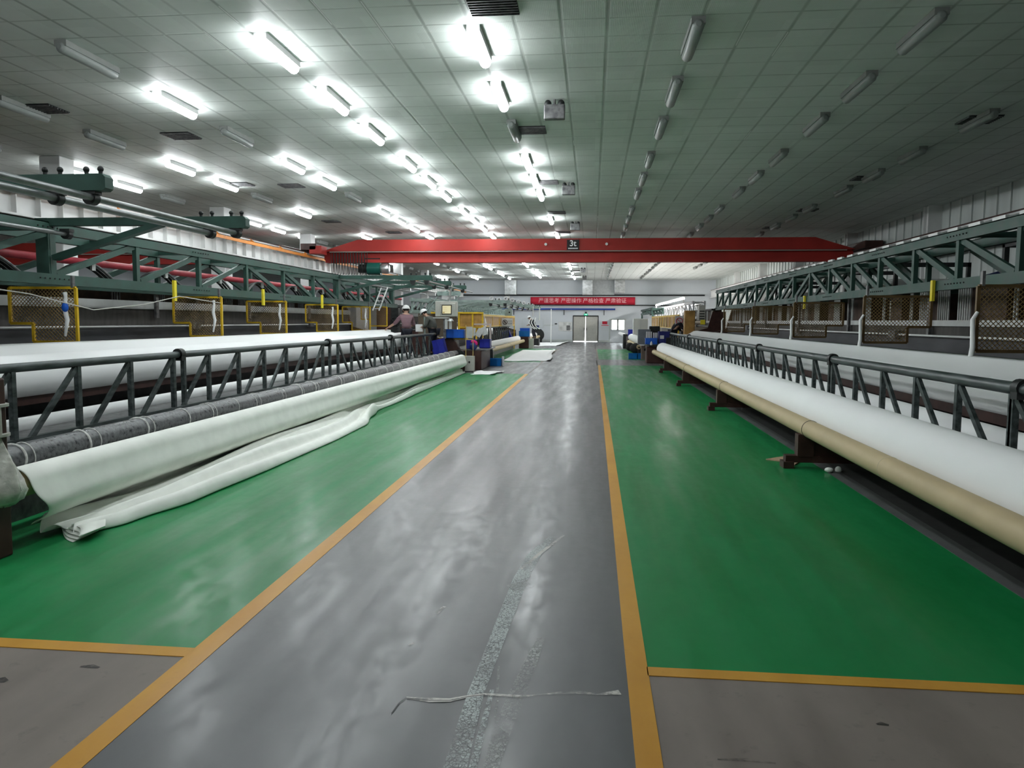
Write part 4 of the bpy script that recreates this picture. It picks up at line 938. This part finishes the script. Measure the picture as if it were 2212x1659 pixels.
# second right loom
PR2 = dict(PR, label='%s right loom beyond the grey cross aisle')
loom_body(1, PR2, 35.5, 46.5, 'second')
roller('felt_roll', 2.3, .78, .2, 35.0, 44.5, M_white_cl, 'short white felt roll on the second right loom', 'cloth roll')
roller('guide_roller', 2.15, .52, .1, 35.0, 44.5, M_tan, 'tan roller under the short white roll, right', 'roller')
roller('felt_roll', 2.1, .80, .12, 48.5, 58, M_white_cl, 'farthest white felt roll on the right', 'cloth roll')
M_wtr = mat('white_truss_paint', (0.62, 0.64, 0.67), .4, var=.1)
truss(5.05, 5.6, 1.85, 2.74, 38.6, 60.5, [38.7 + 1.65 * k for k in range(14)], 46, 'white painted lattice truss lit by tubes over the far right loom', M_wtr)
t = thing('work_light_bar', (4.95, 41.5, 2.95), 'bright row of lit tubes above the white truss', 'lamp')
for k in range(9): 
    MB().tube([(4.95, 42 + k * 2.0, 2.97), (4.95, 43.75 + k * 2.0, 2.97)], .05, 10).build('lit_tube', M_bar, t)
MB().box(4.92, 4.98, 41.8, 60.0, 3.03, 3.07).build('carrier', M_white_p, t)
MB().box(4.92, 4.98, 59.7, 59.78, 0, 3.05).box(4.92, 4.98, 42, 42.08, 2.72, 3.05).build('post', M_white_p, t)
yfence(3.9, 34.8, 50, 1.40, 1.98, 'pale yellow fence along the second right loom', n=8)
struct(MB().box(3.88, 4.0, 50, 50.12, 0, 2.2).box(3.88, 4.0, 60.8, 60.92, 0, 2.2).build('trim_3', M_green_st))
truss(3.9, 4.6, 2.2, 2.62, 50, 61, [50.2 + 1.2 * k for k in range(9)], 1e9, 'grey green lattice over the farthest right loom', M_green_st)

# ---------------- machine ends at the cross aisle, left
def crate(x0, x1, y0, y1, z0, z1, m, lb, name='plastic_crate', tilt=0, open_=True, grp=None):
    t = thing(name, ((x0 + x1) / 2, (y0 + y1) / 2, z0), lb, 'crate', grp)
    w_ = .012; b = MB()
    b.box(x0, x1, y0, y1, z0, z0 + w_).box(x0, x0 + w_, y0, y1, z0, z1).box(x1 - w_, x1, y0, y1, z0, z1).box(x0, x1, y0, y0 + w_, z0, z1).box(x0, x1, y1 - w_, y1, z0, z1)
    b.build('body', m, t)
    b = MB(); e = .012
    for (xa, xb, ya, yb) in ((x0 - e, x1 + e, y0 - e, y0), (x0 - e, x1 + e, y1, y1 + e), (x0 - e, x0, y0, y1), (x1, x1 + e, y0, y1)): b.box(xa, xb, ya, yb, z1 - .03, z1)
    b.build('rim', m, t)
    b = MB(); n = max(2, int((x1 - x0) / .15))
    for i in range(1, n): xx = x0 + (x1 - x0) * i / n; b.box(xx - .006, xx + .006, y0 - .01, y0, z0, z1 - .03)
    b.build('ribs', m, t)
    if tilt: t.rotation_euler = (0, tilt, 0)
    return t
M_blue_f = mat('sky_blue_plastic', (0.0, 0.13, 0.42), .4)
t = thing('machine_end', (-4.6, 26.0, 0), 'dark brown gearbox end of the near left loom', 'machine')
MB().box(-4.55, -3.78, 25.5, 27.8, .0, .68).build('gear_case', M_brown, t, bevel=.03)
MB().prism([(-4.95, 0), (-4.35, 0), (-4.3, .5), (-4.55, .95), (-4.72, 1.15), (-4.95, 1.15)], 'y', 24.9, 25.15).build('side_plate', M_brown, t)
MB().box(-4.35, -3.6, 25.5, 27.9, .68, .72).build('top_plate', M_grey_m, t)
MB().tube([(-4.45, 24.75, .5), (-4.45, 24.95, .5)], .22, 24).build('end_disc', M_dark, t)
MB().box(-5.2, -4.2, 25.2, 25.28, 1.06, 1.11).build('shelf_bar', M_ygrd, t)
MB().box(-5.1, -4.7, 25.2, 26.4, 0, 1.0).build('side_case', M_dark, t)
t = thing('control_pillar', (-4.04, 24.6, 0), 'grey control pillar with tall thin posts on the floor', 'control box')
MB().box(-4.18, -3.88, 24.5, 24.75, 0.03, .53).build('cabinet', M_beige, t, bevel=.01)
MB().box(-4.3, -3.88, 24.45, 24.9, 0, .03).build('base', M_dark, t)
MB().ball((-4.03, 24.5, .33), .03, .012, .04).build('lock', M_black, t)
for x in (-4.16, -3.92): MB().bar((x, 24.6, .53), (x, 24.6, 1.55), .02, .02).build('post', mat('dull_yellow', (0.5, 0.36, 0.12), .5), t)
MB().box(-4.16, -3.92, 24.59, 24.61, 1.06, 1.09).build('cross_bar', MATS['dull_yellow'], t)
MB().box(-4.16, -3.95, 24.63, 24.64, 1.12, 1.5).build('paper', M_panel_w, t)
t = thing('control_panel', (-4.8, 24.4, 1.8), 'beige control panel with a lit yellow screen', 'control panel')
MB().box(-5.16, -4.45, 24.45, 24.75, 1.83, 2.33).build('cabinet', M_beige, t, bevel=.02)
MB().box(-4.98, -4.46, 24.36, 24.46, 1.83, 2.27).build('housing', M_beige, t, bevel=.02)
MB().box(-4.92, -4.59, 24.345, 24.36, 1.90, 2.21).build('bezel', M_black, t)
MB().box(-4.895, -4.615, 24.335, 24.345, 1.925, 2.185).build('display', M_screen, t)
b = MB()
for z in (2.12, 2.06, 2.0): b.box(-4.87, -4.74, 24.332, 24.335, z, z + .008)
b.box(-4.88, -4.82, 24.332, 24.335, 1.94, 1.98); b.build('screen_marks', MATS['dull_yellow'], t)
MB().box(-5.2, -4.7, 24.3, 24.6, 1.77, 1.80).build('tray', M_white_p, t)
MB().bar((-4.85, 24.5, 1.78), (-4.85, 24.5, 1.1), .08, .08).build('stem', M_grey_m, t)
MB().tube([(-4.7, 24.6, 2.33), (-4.68, 24.6, 2.6), (-4.6, 24.6, 2.9)], .035, 10).build('conduit', M_chrome, t)
tag(MB().tube([(-4.62, 24.3, 1.5), (-4.62, 24.3, 1.68)], .03, 10).tube([(-4.62, 24.3, 1.68), (-4.62, 24.3, 1.76)], [.11, .05], 14).build('desk_lamp', M_chrome), 'small round metal lamp below the control panel', 'lamp')
for k, x in enumerate((-4.76, -4.62)): tag(MB().box(x - .045, x + .045, 24.28, 24.3, 1.42, 1.74).build('hanging_label', M_panel_w), 'narrow white label strip under the control panel, %s one' % ('left' if k == 0 else 'right'), 'label')
crate(-4.93, -4.25, 24.75, 25.15, 1.11, 1.40, M_blue, 'bright blue crate on the shelf below the control panel')
crate(-5.18, -4.74, 24.2, 24.5, .62, 1.08, M_blue_d, 'deep blue bin leaning against the left loom end', tilt=radians(-14))
crate(-4.34, -4.02, 25.6, 26.0, .73, 1.05, M_blue_d, 'deep blue crate on the gearbox, left one')
crate(-3.98, -3.6, 26.4, 26.8, .73, 1.04, M_blue_d, 'deep blue crate on the gearbox, right one')
crate(-4.02, -3.38, 27.9, 28.3, .0, .28, M_blue_f, 'sky blue crate on the grey floor by the second left loom')
tag(MB().ball((-4.05, 25.5, .98), .09, .05, .06).ball((-3.96, 25.5, .92), .06, .04, .08).build('pink_cloth', mat('pink_cloth', (0.7, 0.03, 0.22), .8)), 'pink cloth hanging over the deep blue crates', 'cloth')
tag(MB().ball((-4.05, 25.5, .82), .13, .06, .14).build('blue_bag', mat('blue_bag', (0.03, 0.06, 0.2), .6, bump=.5)), 'crumpled dark blue bag below the pink cloth', 'bag')
for k, (x, z) in enumerate(((-4.10, 1.22), (-3.88, 1.18), (-3.72, 1.24))): 
    o = MB().box(-.1, .1, -.01, .01, -.14, .14).build('hanging_sheet', M_panel_w); o.location = (x, 25.6 + .1 * k, z + .1); o.rotation_euler = (0, radians((8, 32, -20)[k]), 0)
    tag(o, 'loose white paper sheet by the control pillar, %s from the left' % ORD[k], 'paper')
tag(MB().box(-4.1, -3.5, 25.9, 26.0, 1.55, 1.60).box(-3.55, -3.5, 25.9, 26, 1.06, 1.55).build('small_shelf', mat('dusty_pink', (.45, .38, .36), .6)), 'pinkish grey small shelf behind the control pillar', 'shelf')
tag(MB().bar((-3.86, 26, 1.05), (-3.86, 26, 1.35), .08, .08).build('black_post', M_black), 'short black post between blue crates', 'post')
tag(MB().tube([(-3.33, 28.1, .0), (-3.33, 28.1, .36)], .045, 12).build('white_tube', M_white_p), 'upright white tube beside the sky blue crate', 'tube')
t = thing('wheel_crank', (-6.3, 23.8, 1.5), 'dark round handwheel mechanism left of the workers', 'handwheel')
MB().ring((-6.35, 23.8, 1.62), (.4, 1, 0), .17, .025, 24, 8).build('wheel', M_dark, t)
b = MB()
for a in range(0, 180, 45): c, s_ = cos(radians(a)), sin(radians(a)); b.bar((-6.35 - .17 * c, 23.8, 1.62 - .17 * s_), (-6.35 + .17 * c, 23.8, 1.62 + .17 * s_), .02, .02)
b.build('spokes', M_dark, t); MB().box(-6.5, -6.25, 23.85, 24.1, 1.1, 2.1).build('bracket', M_dark, t)
tag(MB().bar((-5.75, 25.5, 1.95), (-5.2, 25.5, 2.62), .06, .03).bar((-5.0, 25.5, 2.0), (-4.5, 25.5, 2.6), .06, .03).bar((-5.3, 25.5, 2.62), (-4.5, 25.5, 2.62), .1, .14).bar((-5.2, 25.5, 2.62), (-5.2, 26.78, 2.76), .05, .05).bar((-5.75, 25.5, 1.95), (-5.75, 25.5, .54), .05, .05).build('lever_frame', MATS['pale_green_steel']), 'pale green lever frame above the workers', 'frame')
t = thing('step_ladder', (-6.9, 23.2, 2.0), 'thin pale ladder leaning on the left truss end', 'ladder')
for dx in (0, .2): MB().bar((-6.9 + dx, 23.2, 2.0), (-6.72 + dx, 23.6, 2.75), .03, .03).build('rail', M_white_p, t)
for k in range(6): f = k / 6 + .08; MB().bar((-6.9 + .18 * f, 23.2 + .4 * f, 2 + .75 * f), (-6.7 + .18 * f, 23.2 + .4 * f, 2 + .75 * f), .02, .02).build('rung', M_white_p, t)

# end of the second left loom
t = thing('machine_end', (-4.3, 29.9, 0), 'dark bearing end plate of the second left loom rollers', 'machine')
MB().prism([(-4.75, 0), (-3.95, 0), (-3.95, .5), (-4.05, .75), (-4.3, .95), (-4.75, .95)], 'y', 29.85, 30.1).build('side_plate', M_dark, t)
MB().box(-4.9, -4.2, 29.0, 29.8, 0, .7).build('case', M_dark, t)
t = thing('machine_end', (-4.0, 46.8, 0), 'brown gearbox at the far end of the second left loom', 'machine')
MB().box(-4.5, -3.9, 46.2, 47.4, 0, .72).build('gear_case', M_brown, t, bevel=.03)
MB().box(-3.88, -3.6, 46.2, 46.5, 0, .62).build('cabinet', M_beige, t)
crate(-4.5, -3.9, 46.9, 47.3, .73, 1.25, M_blue, 'blue crate piled high on the second left gearbox, rear')
crate(-4.5, -3.85, 46.25, 46.65, .73, 1.08, M_blue_f, 'blue crate on the second left gearbox, front')
crate(-5.3, -4.8, 45.2, 45.5, .55, 1.1, M_blue_d, 'deep blue bin leaning at the second left gearbox', tilt=radians(-22))
t = thing('machine_end', (-4.3, 60.2, 0), 'dark round bearing end of the third left loom', 'machine')
MB().tube([(-4.3, 59.7, .6), (-4.3, 60.0, .6)], .5, 24).build('end_disc', M_dark, t); MB().box(-4.7, -4.0, 59.8, 60.6, 0, .5).build('case', M_dark, t)
crate(-4.7, -4.05, 60.0, 60.5, .5, 1.05, M_blue_d, 'deep blue bin on the third left loom')
crate(-4.7, -4.25, 60.0, 60.4, 1.06, 1.35, M_blue_k, 'navy box topmost on the third left loom')
t = thing('switch_box', (-4.1, 38.2, 1.9), 'pale green switch box hanging on a white pole', 'switch box')
MB().box(-4.35, -4.0, 37.4, 37.6, 1.95, 2.3).build('box', mat('pale_switch_green', (0.35, 0.42, 0.38), .5), t, bevel=.01); MB().tube([(-4.17, 37.5, 2.3), (-4.17, 37.5, 2.95)], .03, 8).build('pole', M_white_p, t); MB().tube([(-4.12, 37.38, 2.12), (-4.12, 37.36, 2.12)], .04, 10).build('knob', M_black, t)
for k, (x, y, z0, z1) in enumerate(((-3.15, 44.95, 1.75, 2.5), (-3.30, 41.95, 1.95, 2.5), (-3.05, 56, 0.0, 2.6))):
    tag(MB().tube([(x, y, z0), (x, y, z1)], .032, 10).build('white_pole', M_white_p), 'upright white pole at the left loom ends, %s from the camera' % ORD[k], 'pole')
for k, x in enumerate((-3.75, -3.62, -3.45)):
    tag(MB().tube([(x, 46, 1.9), (x - .1, 46, 1.6), (x + .02, 46, 1.35), (x + .25, 46, 1.2)], .028, 8).build('white_hose', M_white_cl), 'white hose looping down over the blue crates, %s from the left' % ORD[k], 'hose', 'white hoses left')
for k, (x, y) in enumerate(((-4.68, 31.6), (-4.68, 32.6))):
    tag(MB().tube([(x, y, 1.45), (x + .02, y, 1.6), (x, y, 1.88)], [.09, .06, .015], 10).build('white_yarn_cone', M_white_cl), 'white yarn cone on the yellow fence, %s one' % ('left' if k == 0 else 'right'), 'yarn cone')

# ---------------- machine ends at the cross aisle, right
t = thing('machine_end', (2.6, 31.5, 0), 'dark brown gearbox end of the near right loom', 'machine')
MB().box(2.22, 3.6, 31.0, 31.9, 0, .68).build('gear_case', M_brown, t, bevel=.03); MB().box(2.3, 3.2, 30.95, 31.9, .68, .74).build('top_plate', M_dark, t)
MB().tube([(2.2, 31.3, .55), (2.12, 31.3, .55)], .05, 12).build('knob', M_dark, t)
MB().box(3.0, 3.6, 31.0, 31.9, .68, 1.05).build('side_case', M_dark, t)
crate(2.2, 2.68, 31.4, 31.8, .76, 1.02, M_blue, 'bright blue crate on the right gearbox')
crate(2.72, 3.15, 31.2, 31.7, .80, 1.30, M_blue_k, 'tall navy bin with a white label beside the right railing end')
tag(MB().box(2.76, 2.92, 31.17, 31.18, 1.0, 1.14).build('bin_label', M_panel_w), 'white paper label on the tall navy bin', 'label')
crate(1.66, 2.05, 34.3, 34.7, 0, .26, M_blue_f, 'blue crate on the right floor, left of a pair')
crate(2.06, 2.45, 34.3, 34.7, 0, .26, M_blue_f, 'blue crate on the right floor, right of a pair')
for k in range(8):
    tag(MB().tube([(2.27 + k * .065 + (.03 if k > 3 else 0), 31.86, .745), (2.27 + k * .065 + (.03 if k > 3 else 0), 31.86, 1.28 - (.04 if k > 3 else 0))], .022, 8).build('white_bobbin', M_white_p), 'white bobbin standing behind the blue crate, %s from the left' % ORD[k], 'bobbin', 'white bobbins right')
tag(MB().box(2.0, 2.55, 33.3, 33.7, .7, 1.36).build('grey_case', mat('blue_grey_case', (0.16, 0.18, 0.2), .5), bevel=.02), 'blue grey case behind the white bobbins', 'case')
tag(MB().box(2.5, 2.95, 33.4, 33.8, .7, 1.5).build('dark_case', M_dark, bevel=.03), 'dark case left of the crouching worker', 'case')
tag(MB().tube([(2.42, 31.2, .74), (2.42, 31.2, .82), (2.42, 31.2, .9)], [.05, .05, .012], 10).build('white_bottle', M_white_p), 'small white bottle on the right gearbox', 'bottle')
tag(MB().ball((2.05, 35.5, .45), .3, .3, .25).ball((2.3, 35.2, .4), .22, .2, .3).ball((1.8, 36, .5), .2, .25, .2).build('yarn_waste', mat('black_waste', (.02, .02, .02), .9, bump=1)), 'heap of black yarn waste by the blue crates', 'waste heap')
tag(MB().box(2.2, 2.5, 34.0, 34.3, .0, .62).build('small_cabinet', mat('dull_brown_cabinet', (0.16, 0.12, 0.10), .6)), 'small brown cabinet behind the blue crate pair', 'cabinet')
t = thing('machine_end', (2.6, 45, 0), 'dark gearbox at the far end of the second right loom', 'machine')
MB().box(2.1, 3.2, 44.6, 46.8, 0, .8).build('gear_case', M_brown, t, bevel=.03)
MB().box(1.95, 2.3, 47.6, 48.4, 0, .9).build('bearing_case', M_dark, t)
crate(2.15, 2.55, 45.5, 46, .80, 1.22, M_blue_d, 'deep blue bin at the end of the second right loom, left')
crate(2.65, 3.1, 44.7, 45.2, .8, 1.1, M_blue_k, 'navy bin at the end of the second right loom, right')
tag(MB().box(3.63, 4.03, 30.3, 30.7, 1.15, 2.14).build('amber_cover', mat('amber_cover', (0.30, 0.17, 0.05), .4, var=.35, scale=4), bevel=.02), 'tall amber sheet cover at the right loom end', 'cover')
tag(MB().box(3.6, 4.06, 30.28, 30.72, 1.10, 1.15).build('yellow_base_plate', M_ygrd), 'yellow base plate under the amber cover', 'plate')
t = thing('slotted_cabinet', (4.4, 30.6, 1.7), 'beige cabinet with dark slots right of the amber cover', 'cabinet')
MB().box(4.2, 4.45, 30.5, 30.9, 1.75, 2.36).build('case', M_beige, t, bevel=.01)
b = MB()
for k in range(4): b.box(4.23, 4.42, 30.49, 30.5, 2.1 - k * .1, 2.14 - k * .1)
b.build('slots', M_black, t)
tag(MB().box(4.24, 4.42, 30.3, 30.32, 1.6, 1.78).build('yellow_note', MATS['yellow_tag_paint']), 'small yellow note below the slotted cabinet', 'note')
t = thing('round_sign', (3.65, 32.6, 1.7), 'white board with a red ring symbol behind the amber cover', 'sign')
MB().box(3.5, 3.85, 32.6, 32.62, 1.5, 1.95).build('board', M_panel_w, t); b = MB().ring((3.68, 32.58, 1.73), (0, 1, 0), .13, .014, 24, 6); b.bar((3.6, 32.58, 1.8), (3.76, 32.58, 1.66), .02, .02, (0, 1, 0)); b.build('ring_mark', M_banner, t)
for k, (x0, x1, y, z) in enumerate(((2.25, 3.05, 42.0, 1.86), (2.9, 3.5, 38.5, 1.38))):
    t = thing('white_cabinet', (x0, y, 0), 'pale cabinet on the second right loom, %s one' % ('taller' if k == 0 else 'lower'), 'cabinet')
    c = MB().box(x0, x1, y, y + .5, 0, z).build('case', M_white_p, t, bevel=.02); MB().box((x0 + x1) / 2 - .005, (x0 + x1) / 2 + .005, y - .008, y, .1, z - .05).build('door_gap', M_wall_d, t)
for k, yy in enumerate((44.2, 42.8, 41.4, 40.0)):
    x = 3.86; tag(MB().tube([(x, yy, 1.97), (x - .02, yy, 1.7), (x - .02, yy, 1.42)], [.015, .03, .05], 8).build('yarn_hank', mat('cream_yarn', (.6, .52, .3), .9)), 'cream yarn hank hanging on the right fence, %s from the left' % ORD[k], 'yarn', 'yarn hanks right')

# ================================================================== PEOPLE
def skin_mesh(name, verts, edges, radii, m, parent=None, sub=2, root=0):
    me = bpy.data.meshes.new(name); me.from_pydata(verts, edges, []); me.materials.append(m); me.update()
    o = bpy.data.objects.new(name, me); COL.objects.link(o)
    if parent is not None: o.parent = parent
    o.modifiers.new('skin', 'SKIN').use_smooth_shade = True
    sk = me.skin_vertices[0] if me.skin_vertices else None
    if sk is None:
        import bmesh
        bm = bmesh.new(); bm.from_mesh(me); bm.verts.layers.skin.verify(); bm.to_mesh(me); bm.free(); sk = me.skin_vertices[0]
    for i, r in enumerate(radii):
        sk.data[i].radius = (r, r) if not isinstance(r, tuple) else r
        sk.data[i].use_root = (i == root)
    s = o.modifiers.new('sub', 'SUBSURF'); s.levels = sub; s.render_levels = sub
    return o

def person(loc, rz, J, shirt, label, brim=True, helmet=True, pants=M_pants, scale=1.0):
    """J: joints in the figure's own frame (x = its right, y = forward, z up)"""
    names = ['pelvis', 'waist', 'chest', 'neck', 'head', 'crown', 'shL', 'elL', 'wrL', 'shR', 'elR', 'wrR', 'hipL', 'knL', 'anL', 'toL', 'hipR', 'knR', 'anR', 'toR']
    root = skin_mesh('person', [J[n] for n in names],
        [(0, 1), (1, 2), (2, 3), (3, 4), (4, 5), (2, 6), (6, 7), (7, 8), (2, 9), (9, 10), (10, 11), (0, 12), (12, 13), (13, 14), (14, 15), (0, 16), (16, 17), (17, 18), (18, 19)],
        [(.14, .11), (.13, .10), (.15, .11), .05, (.078, .09), .06, .065, .045, .03, .065, .045, .03, .085, .06, .042, .035, .085, .06, .042, .035], M_skin)
    root.location = loc; root.rotation_euler = (0, 0, rz); root.scale = (scale,) * 3
    tag(root, label, 'person')
    # clothing follows the body a little outside it
    V = [J[n] for n in ('pelvis', 'waist', 'chest', 'shL', 'elL', 'shR', 'elR')]
    nb_ = Vector(J['chest']).lerp(Vector(J['neck']), .62)
    wl = Vector(J['elL']).lerp(Vector(J['wrL']), .6 if shirt is not M_strp else .1); wr = Vector(J['elR']).lerp(Vector(J['wrR']), .6 if shirt is not M_strp else .1)
    skin_mesh('shirt', V + [tuple(nb_), tuple(wl), tuple(wr)], [(0, 1), (1, 2), (2, 7), (2, 3), (3, 4), (4, 8), (2, 5), (5, 6), (6, 9)],
              [(.165, .13), (.16, .13), (.18, .135), .085, .062, .085, .062, (.07, .065), .05, .05], shirt, root)
    V = [J[n] for n in ('pelvis', 'hipL', 'knL', 'anL', 'hipR', 'knR', 'anR')]
    skin_mesh('trousers', V, [(0, 1), (1, 2), (2, 3), (0, 4), (4, 5), (5, 6)], [(.155, .125), .105, .08, .065, .105, .08, .065], pants, root)
    for sd in 'LR':
        a, b_ = Vector(J['an' + sd]), Vector(J['to' + sd])
        skin_mesh('shoe', [tuple(a - Vector((0, .05, .03))), tuple(a.lerp(b_, .5) - Vector((0, 0, .01))), tuple(b_)], [(0, 1), (1, 2)], [.045, .048, .036], M_black, root, 1)
        # hand: palm, four bent fingers, thumb
        el, wv = Vector(J['el' + sd]), Vector(J['wr' + sd]); d = (wv - el).normalized(); side = d.cross(Vector((0, 0, 1)));
        side = side.normalized() if side.length > .1 else Vector((1, 0, 0)); dn = side.cross(d).normalized()
        if dn.z > 0: dn = -dn
        vs = [wv, wv + d * .05]; es = [(0, 1)]; rs = [.028, (.036, .018)]
        for k in range(4):
            base = len(vs); off = side * (k - 1.5) * .019; L = (.065, .075, .07, .055)[k]
            vs += [wv + d * .085 + off, wv + d * (.085 + L * .5) + off + dn * .012, wv + d * (.085 + L * .85) + off + dn * .04]; es += [(1, base), (base, base + 1), (base + 1, base + 2)]; rs += [.010, .009, .007]
        base = len(vs); th = side * (-.045 if sd == 'L' else .045)
        vs += [wv + d * .035 + th * .7, wv + d * .07 + th * 1.15 + dn * .015]; es += [(1, base), (base, base + 1)]; rs += [.012, .009]
        skin_mesh('hand', [tuple(v) for v in vs], es, rs, M_skin, root, 1)
    # head details: nose, ears, eyes, mouth, hair, helmet
    h = Vector(J['head']); c = Vector(J['crown']); upv = (c - h).normalized(); f = Vector(J['face']).normalized(); f = (f - upv * f.dot(upv)).normalized(); rg = f.cross(upv)
    def P_(a, b2, c2): return h + rg * a + f * b2 + upv * c2
    b = MB().ball(P_(0, .10, .0), .014, .014, .02); b.ball(P_(.082, 0, 0), .012, .02, .03); b.ball(P_(-.082, 0, 0), .012, .02, .03); b.build('nose_and_ears', M_skin, root, local=True)
    b = MB().ball(P_(.03, .084, .03), .011).ball(P_(-.03, .084, .03), .011); b.ball(P_(0, .086, -.05), .024, .008, .006); b.build('eyes_and_mouth', M_hair, root, local=True)
    b = MB().ball(P_(0, -.012, .045), .092, .094, .085, 16, 10); b.build('hair', M_hair, root, local=True)
    if helmet:
        o = MB().ball((0, 0, 0), .122, .132, .125, 20, 12, z0=-.05)
        if brim:
            rows = []
            for i in range(21):
                a = pi * (i / 20); rows.append([(cos(a) * .12, sin(a) * .13, 0), (cos(a) * .135, sin(a) * .195, -.02)])
            o.grid(rows)
        o.ring((0, 0, 0), (0, 0, 1), .125, .009, 24, 6)
        o = o.build('helmet', M_helm, root, solid=.004, local=True)
        q = Matrix((rg, f, upv)).transposed().to_4x4(); q.translation = P_(0, 0, .055); o.matrix_local = q
    return root

# worker in striped shirt: back to the camera, left hand reaching to the felt
J1 = dict(pelvis=(0, 0, .86), waist=(0, .04, 1.0), chest=(0, .12, 1.22), neck=(0, .19, 1.37), head=(0, .24, 1.465), crown=(0, .25, 1.54),
          shL=(-.17, .12, 1.27), elL=(-.36, .26, 1.05), wrL=(-.55, .42, .93), shR=(.17, .12, 1.27), elR=(.24, .22, 1.02), wrR=(.12, .42, .95),
          hipL=(-.09, 0, .82), knL=(-.11, .08, .46), anL=(-.11, -.02, .09), toL=(-.12, .13, .05), hipR=(.09, 0, .82), knR=(.11, .08, .46), anR=(.11, -.02, .09), toR=(.12, .13, .05), face=(0, 1, -.25))
person((-5.80, 23.15, .54), radians(18), J1, M_strp, 'person in white helmet and maroon striped shirt leaning over the loom')
# worker in grey jacket: bent forward, facing left, reading papers
J2 = dict(pelvis=(0, 0, .84), waist=(0, .04, .98), chest=(0, .17, 1.19), neck=(0, .29, 1.31), head=(0, .37, 1.38), crown=(0, .41, 1.45),
          shL=(-.17, .17, 1.22), elL=(-.2, .22, .96), wrL=(-.08, .44, .93), shR=(.17, .17, 1.22), elR=(.2, .24, .95), wrR=(.08, .46, .90),
          hipL=(-.09, 0, .80), knL=(-.1, .09, .45), anL=(-.1, -.02, .09), toL=(-.1, .13, .05), hipR=(.09, 0, .80), knR=(.1, .07, .45), anR=(.1, -.06, .09), toR=(.1, .09, .05), face=(0, 1, -.5))
person((-5.30, 24.95, .54), radians(75), J2, M_jack, 'person in white helmet and grey jacket reading papers by the railing')
o = MB().box(-.12, .12, -.16, .16, -.004, .004).build('paper_sheet', M_panel_w); o.location = (-5.82, 24.95, 1.44); o.rotation_euler = (radians(50), 0, radians(15)); tag(o, 'folded white papers held by the worker in grey', 'paper')
# worker in black on the right, crouched over the machine
J3 = dict(pelvis=(0, 0, .80), waist=(0, .08, .93), chest=(0, .26, 1.08), neck=(0, .38, 1.16), head=(0, .45, 1.24), crown=(0, .48, 1.31),
          shL=(-.17, .26, 1.10), elL=(-.22, .38, .88), wrL=(-.12, .58, .78), shR=(.17, .26, 1.10), elR=(.22, .40, .86), wrR=(.12, .60, .80),
          hipL=(-.09, 0, .77), knL=(-.11, .12, .44), anL=(-.11, -.02, .09), toL=(-.11, .13, .05), hipR=(.09, 0, .77), knR=(.11, .10, .44), anR=(.11, -.04, .09), toR=(.11, .11, .05), face=(0, 1, -.6))
person((3.42, 32.6, .50), radians(-68), J3, M_pjack, 'person in dark jacket bending over the right loom end', False, False)
struct(MB().box(2.98, 4.4, 31.95, 33.3, .0, .50).build('floor_platform', M_dark), 'dark walkway block under the right worker', 'platform')
J4 = dict(J2)
person((-3.95, 51.5, .5), radians(70), J4, M_pjack, 'distant person in white helmet and dark jacket at the third left loom', False, True)
struct(MB().box(-4.6, -3.6, 51.0, 52.0, 0, .5).build('floor_platform', M_dark), 'dark step block under the distant worker', 'platform')
struct(MB().box(-6.2, -4.78, 24.65, 25.15, .0, .54).build('floor_platform', M_dark), 'dark support block under the left walkway', 'platform')
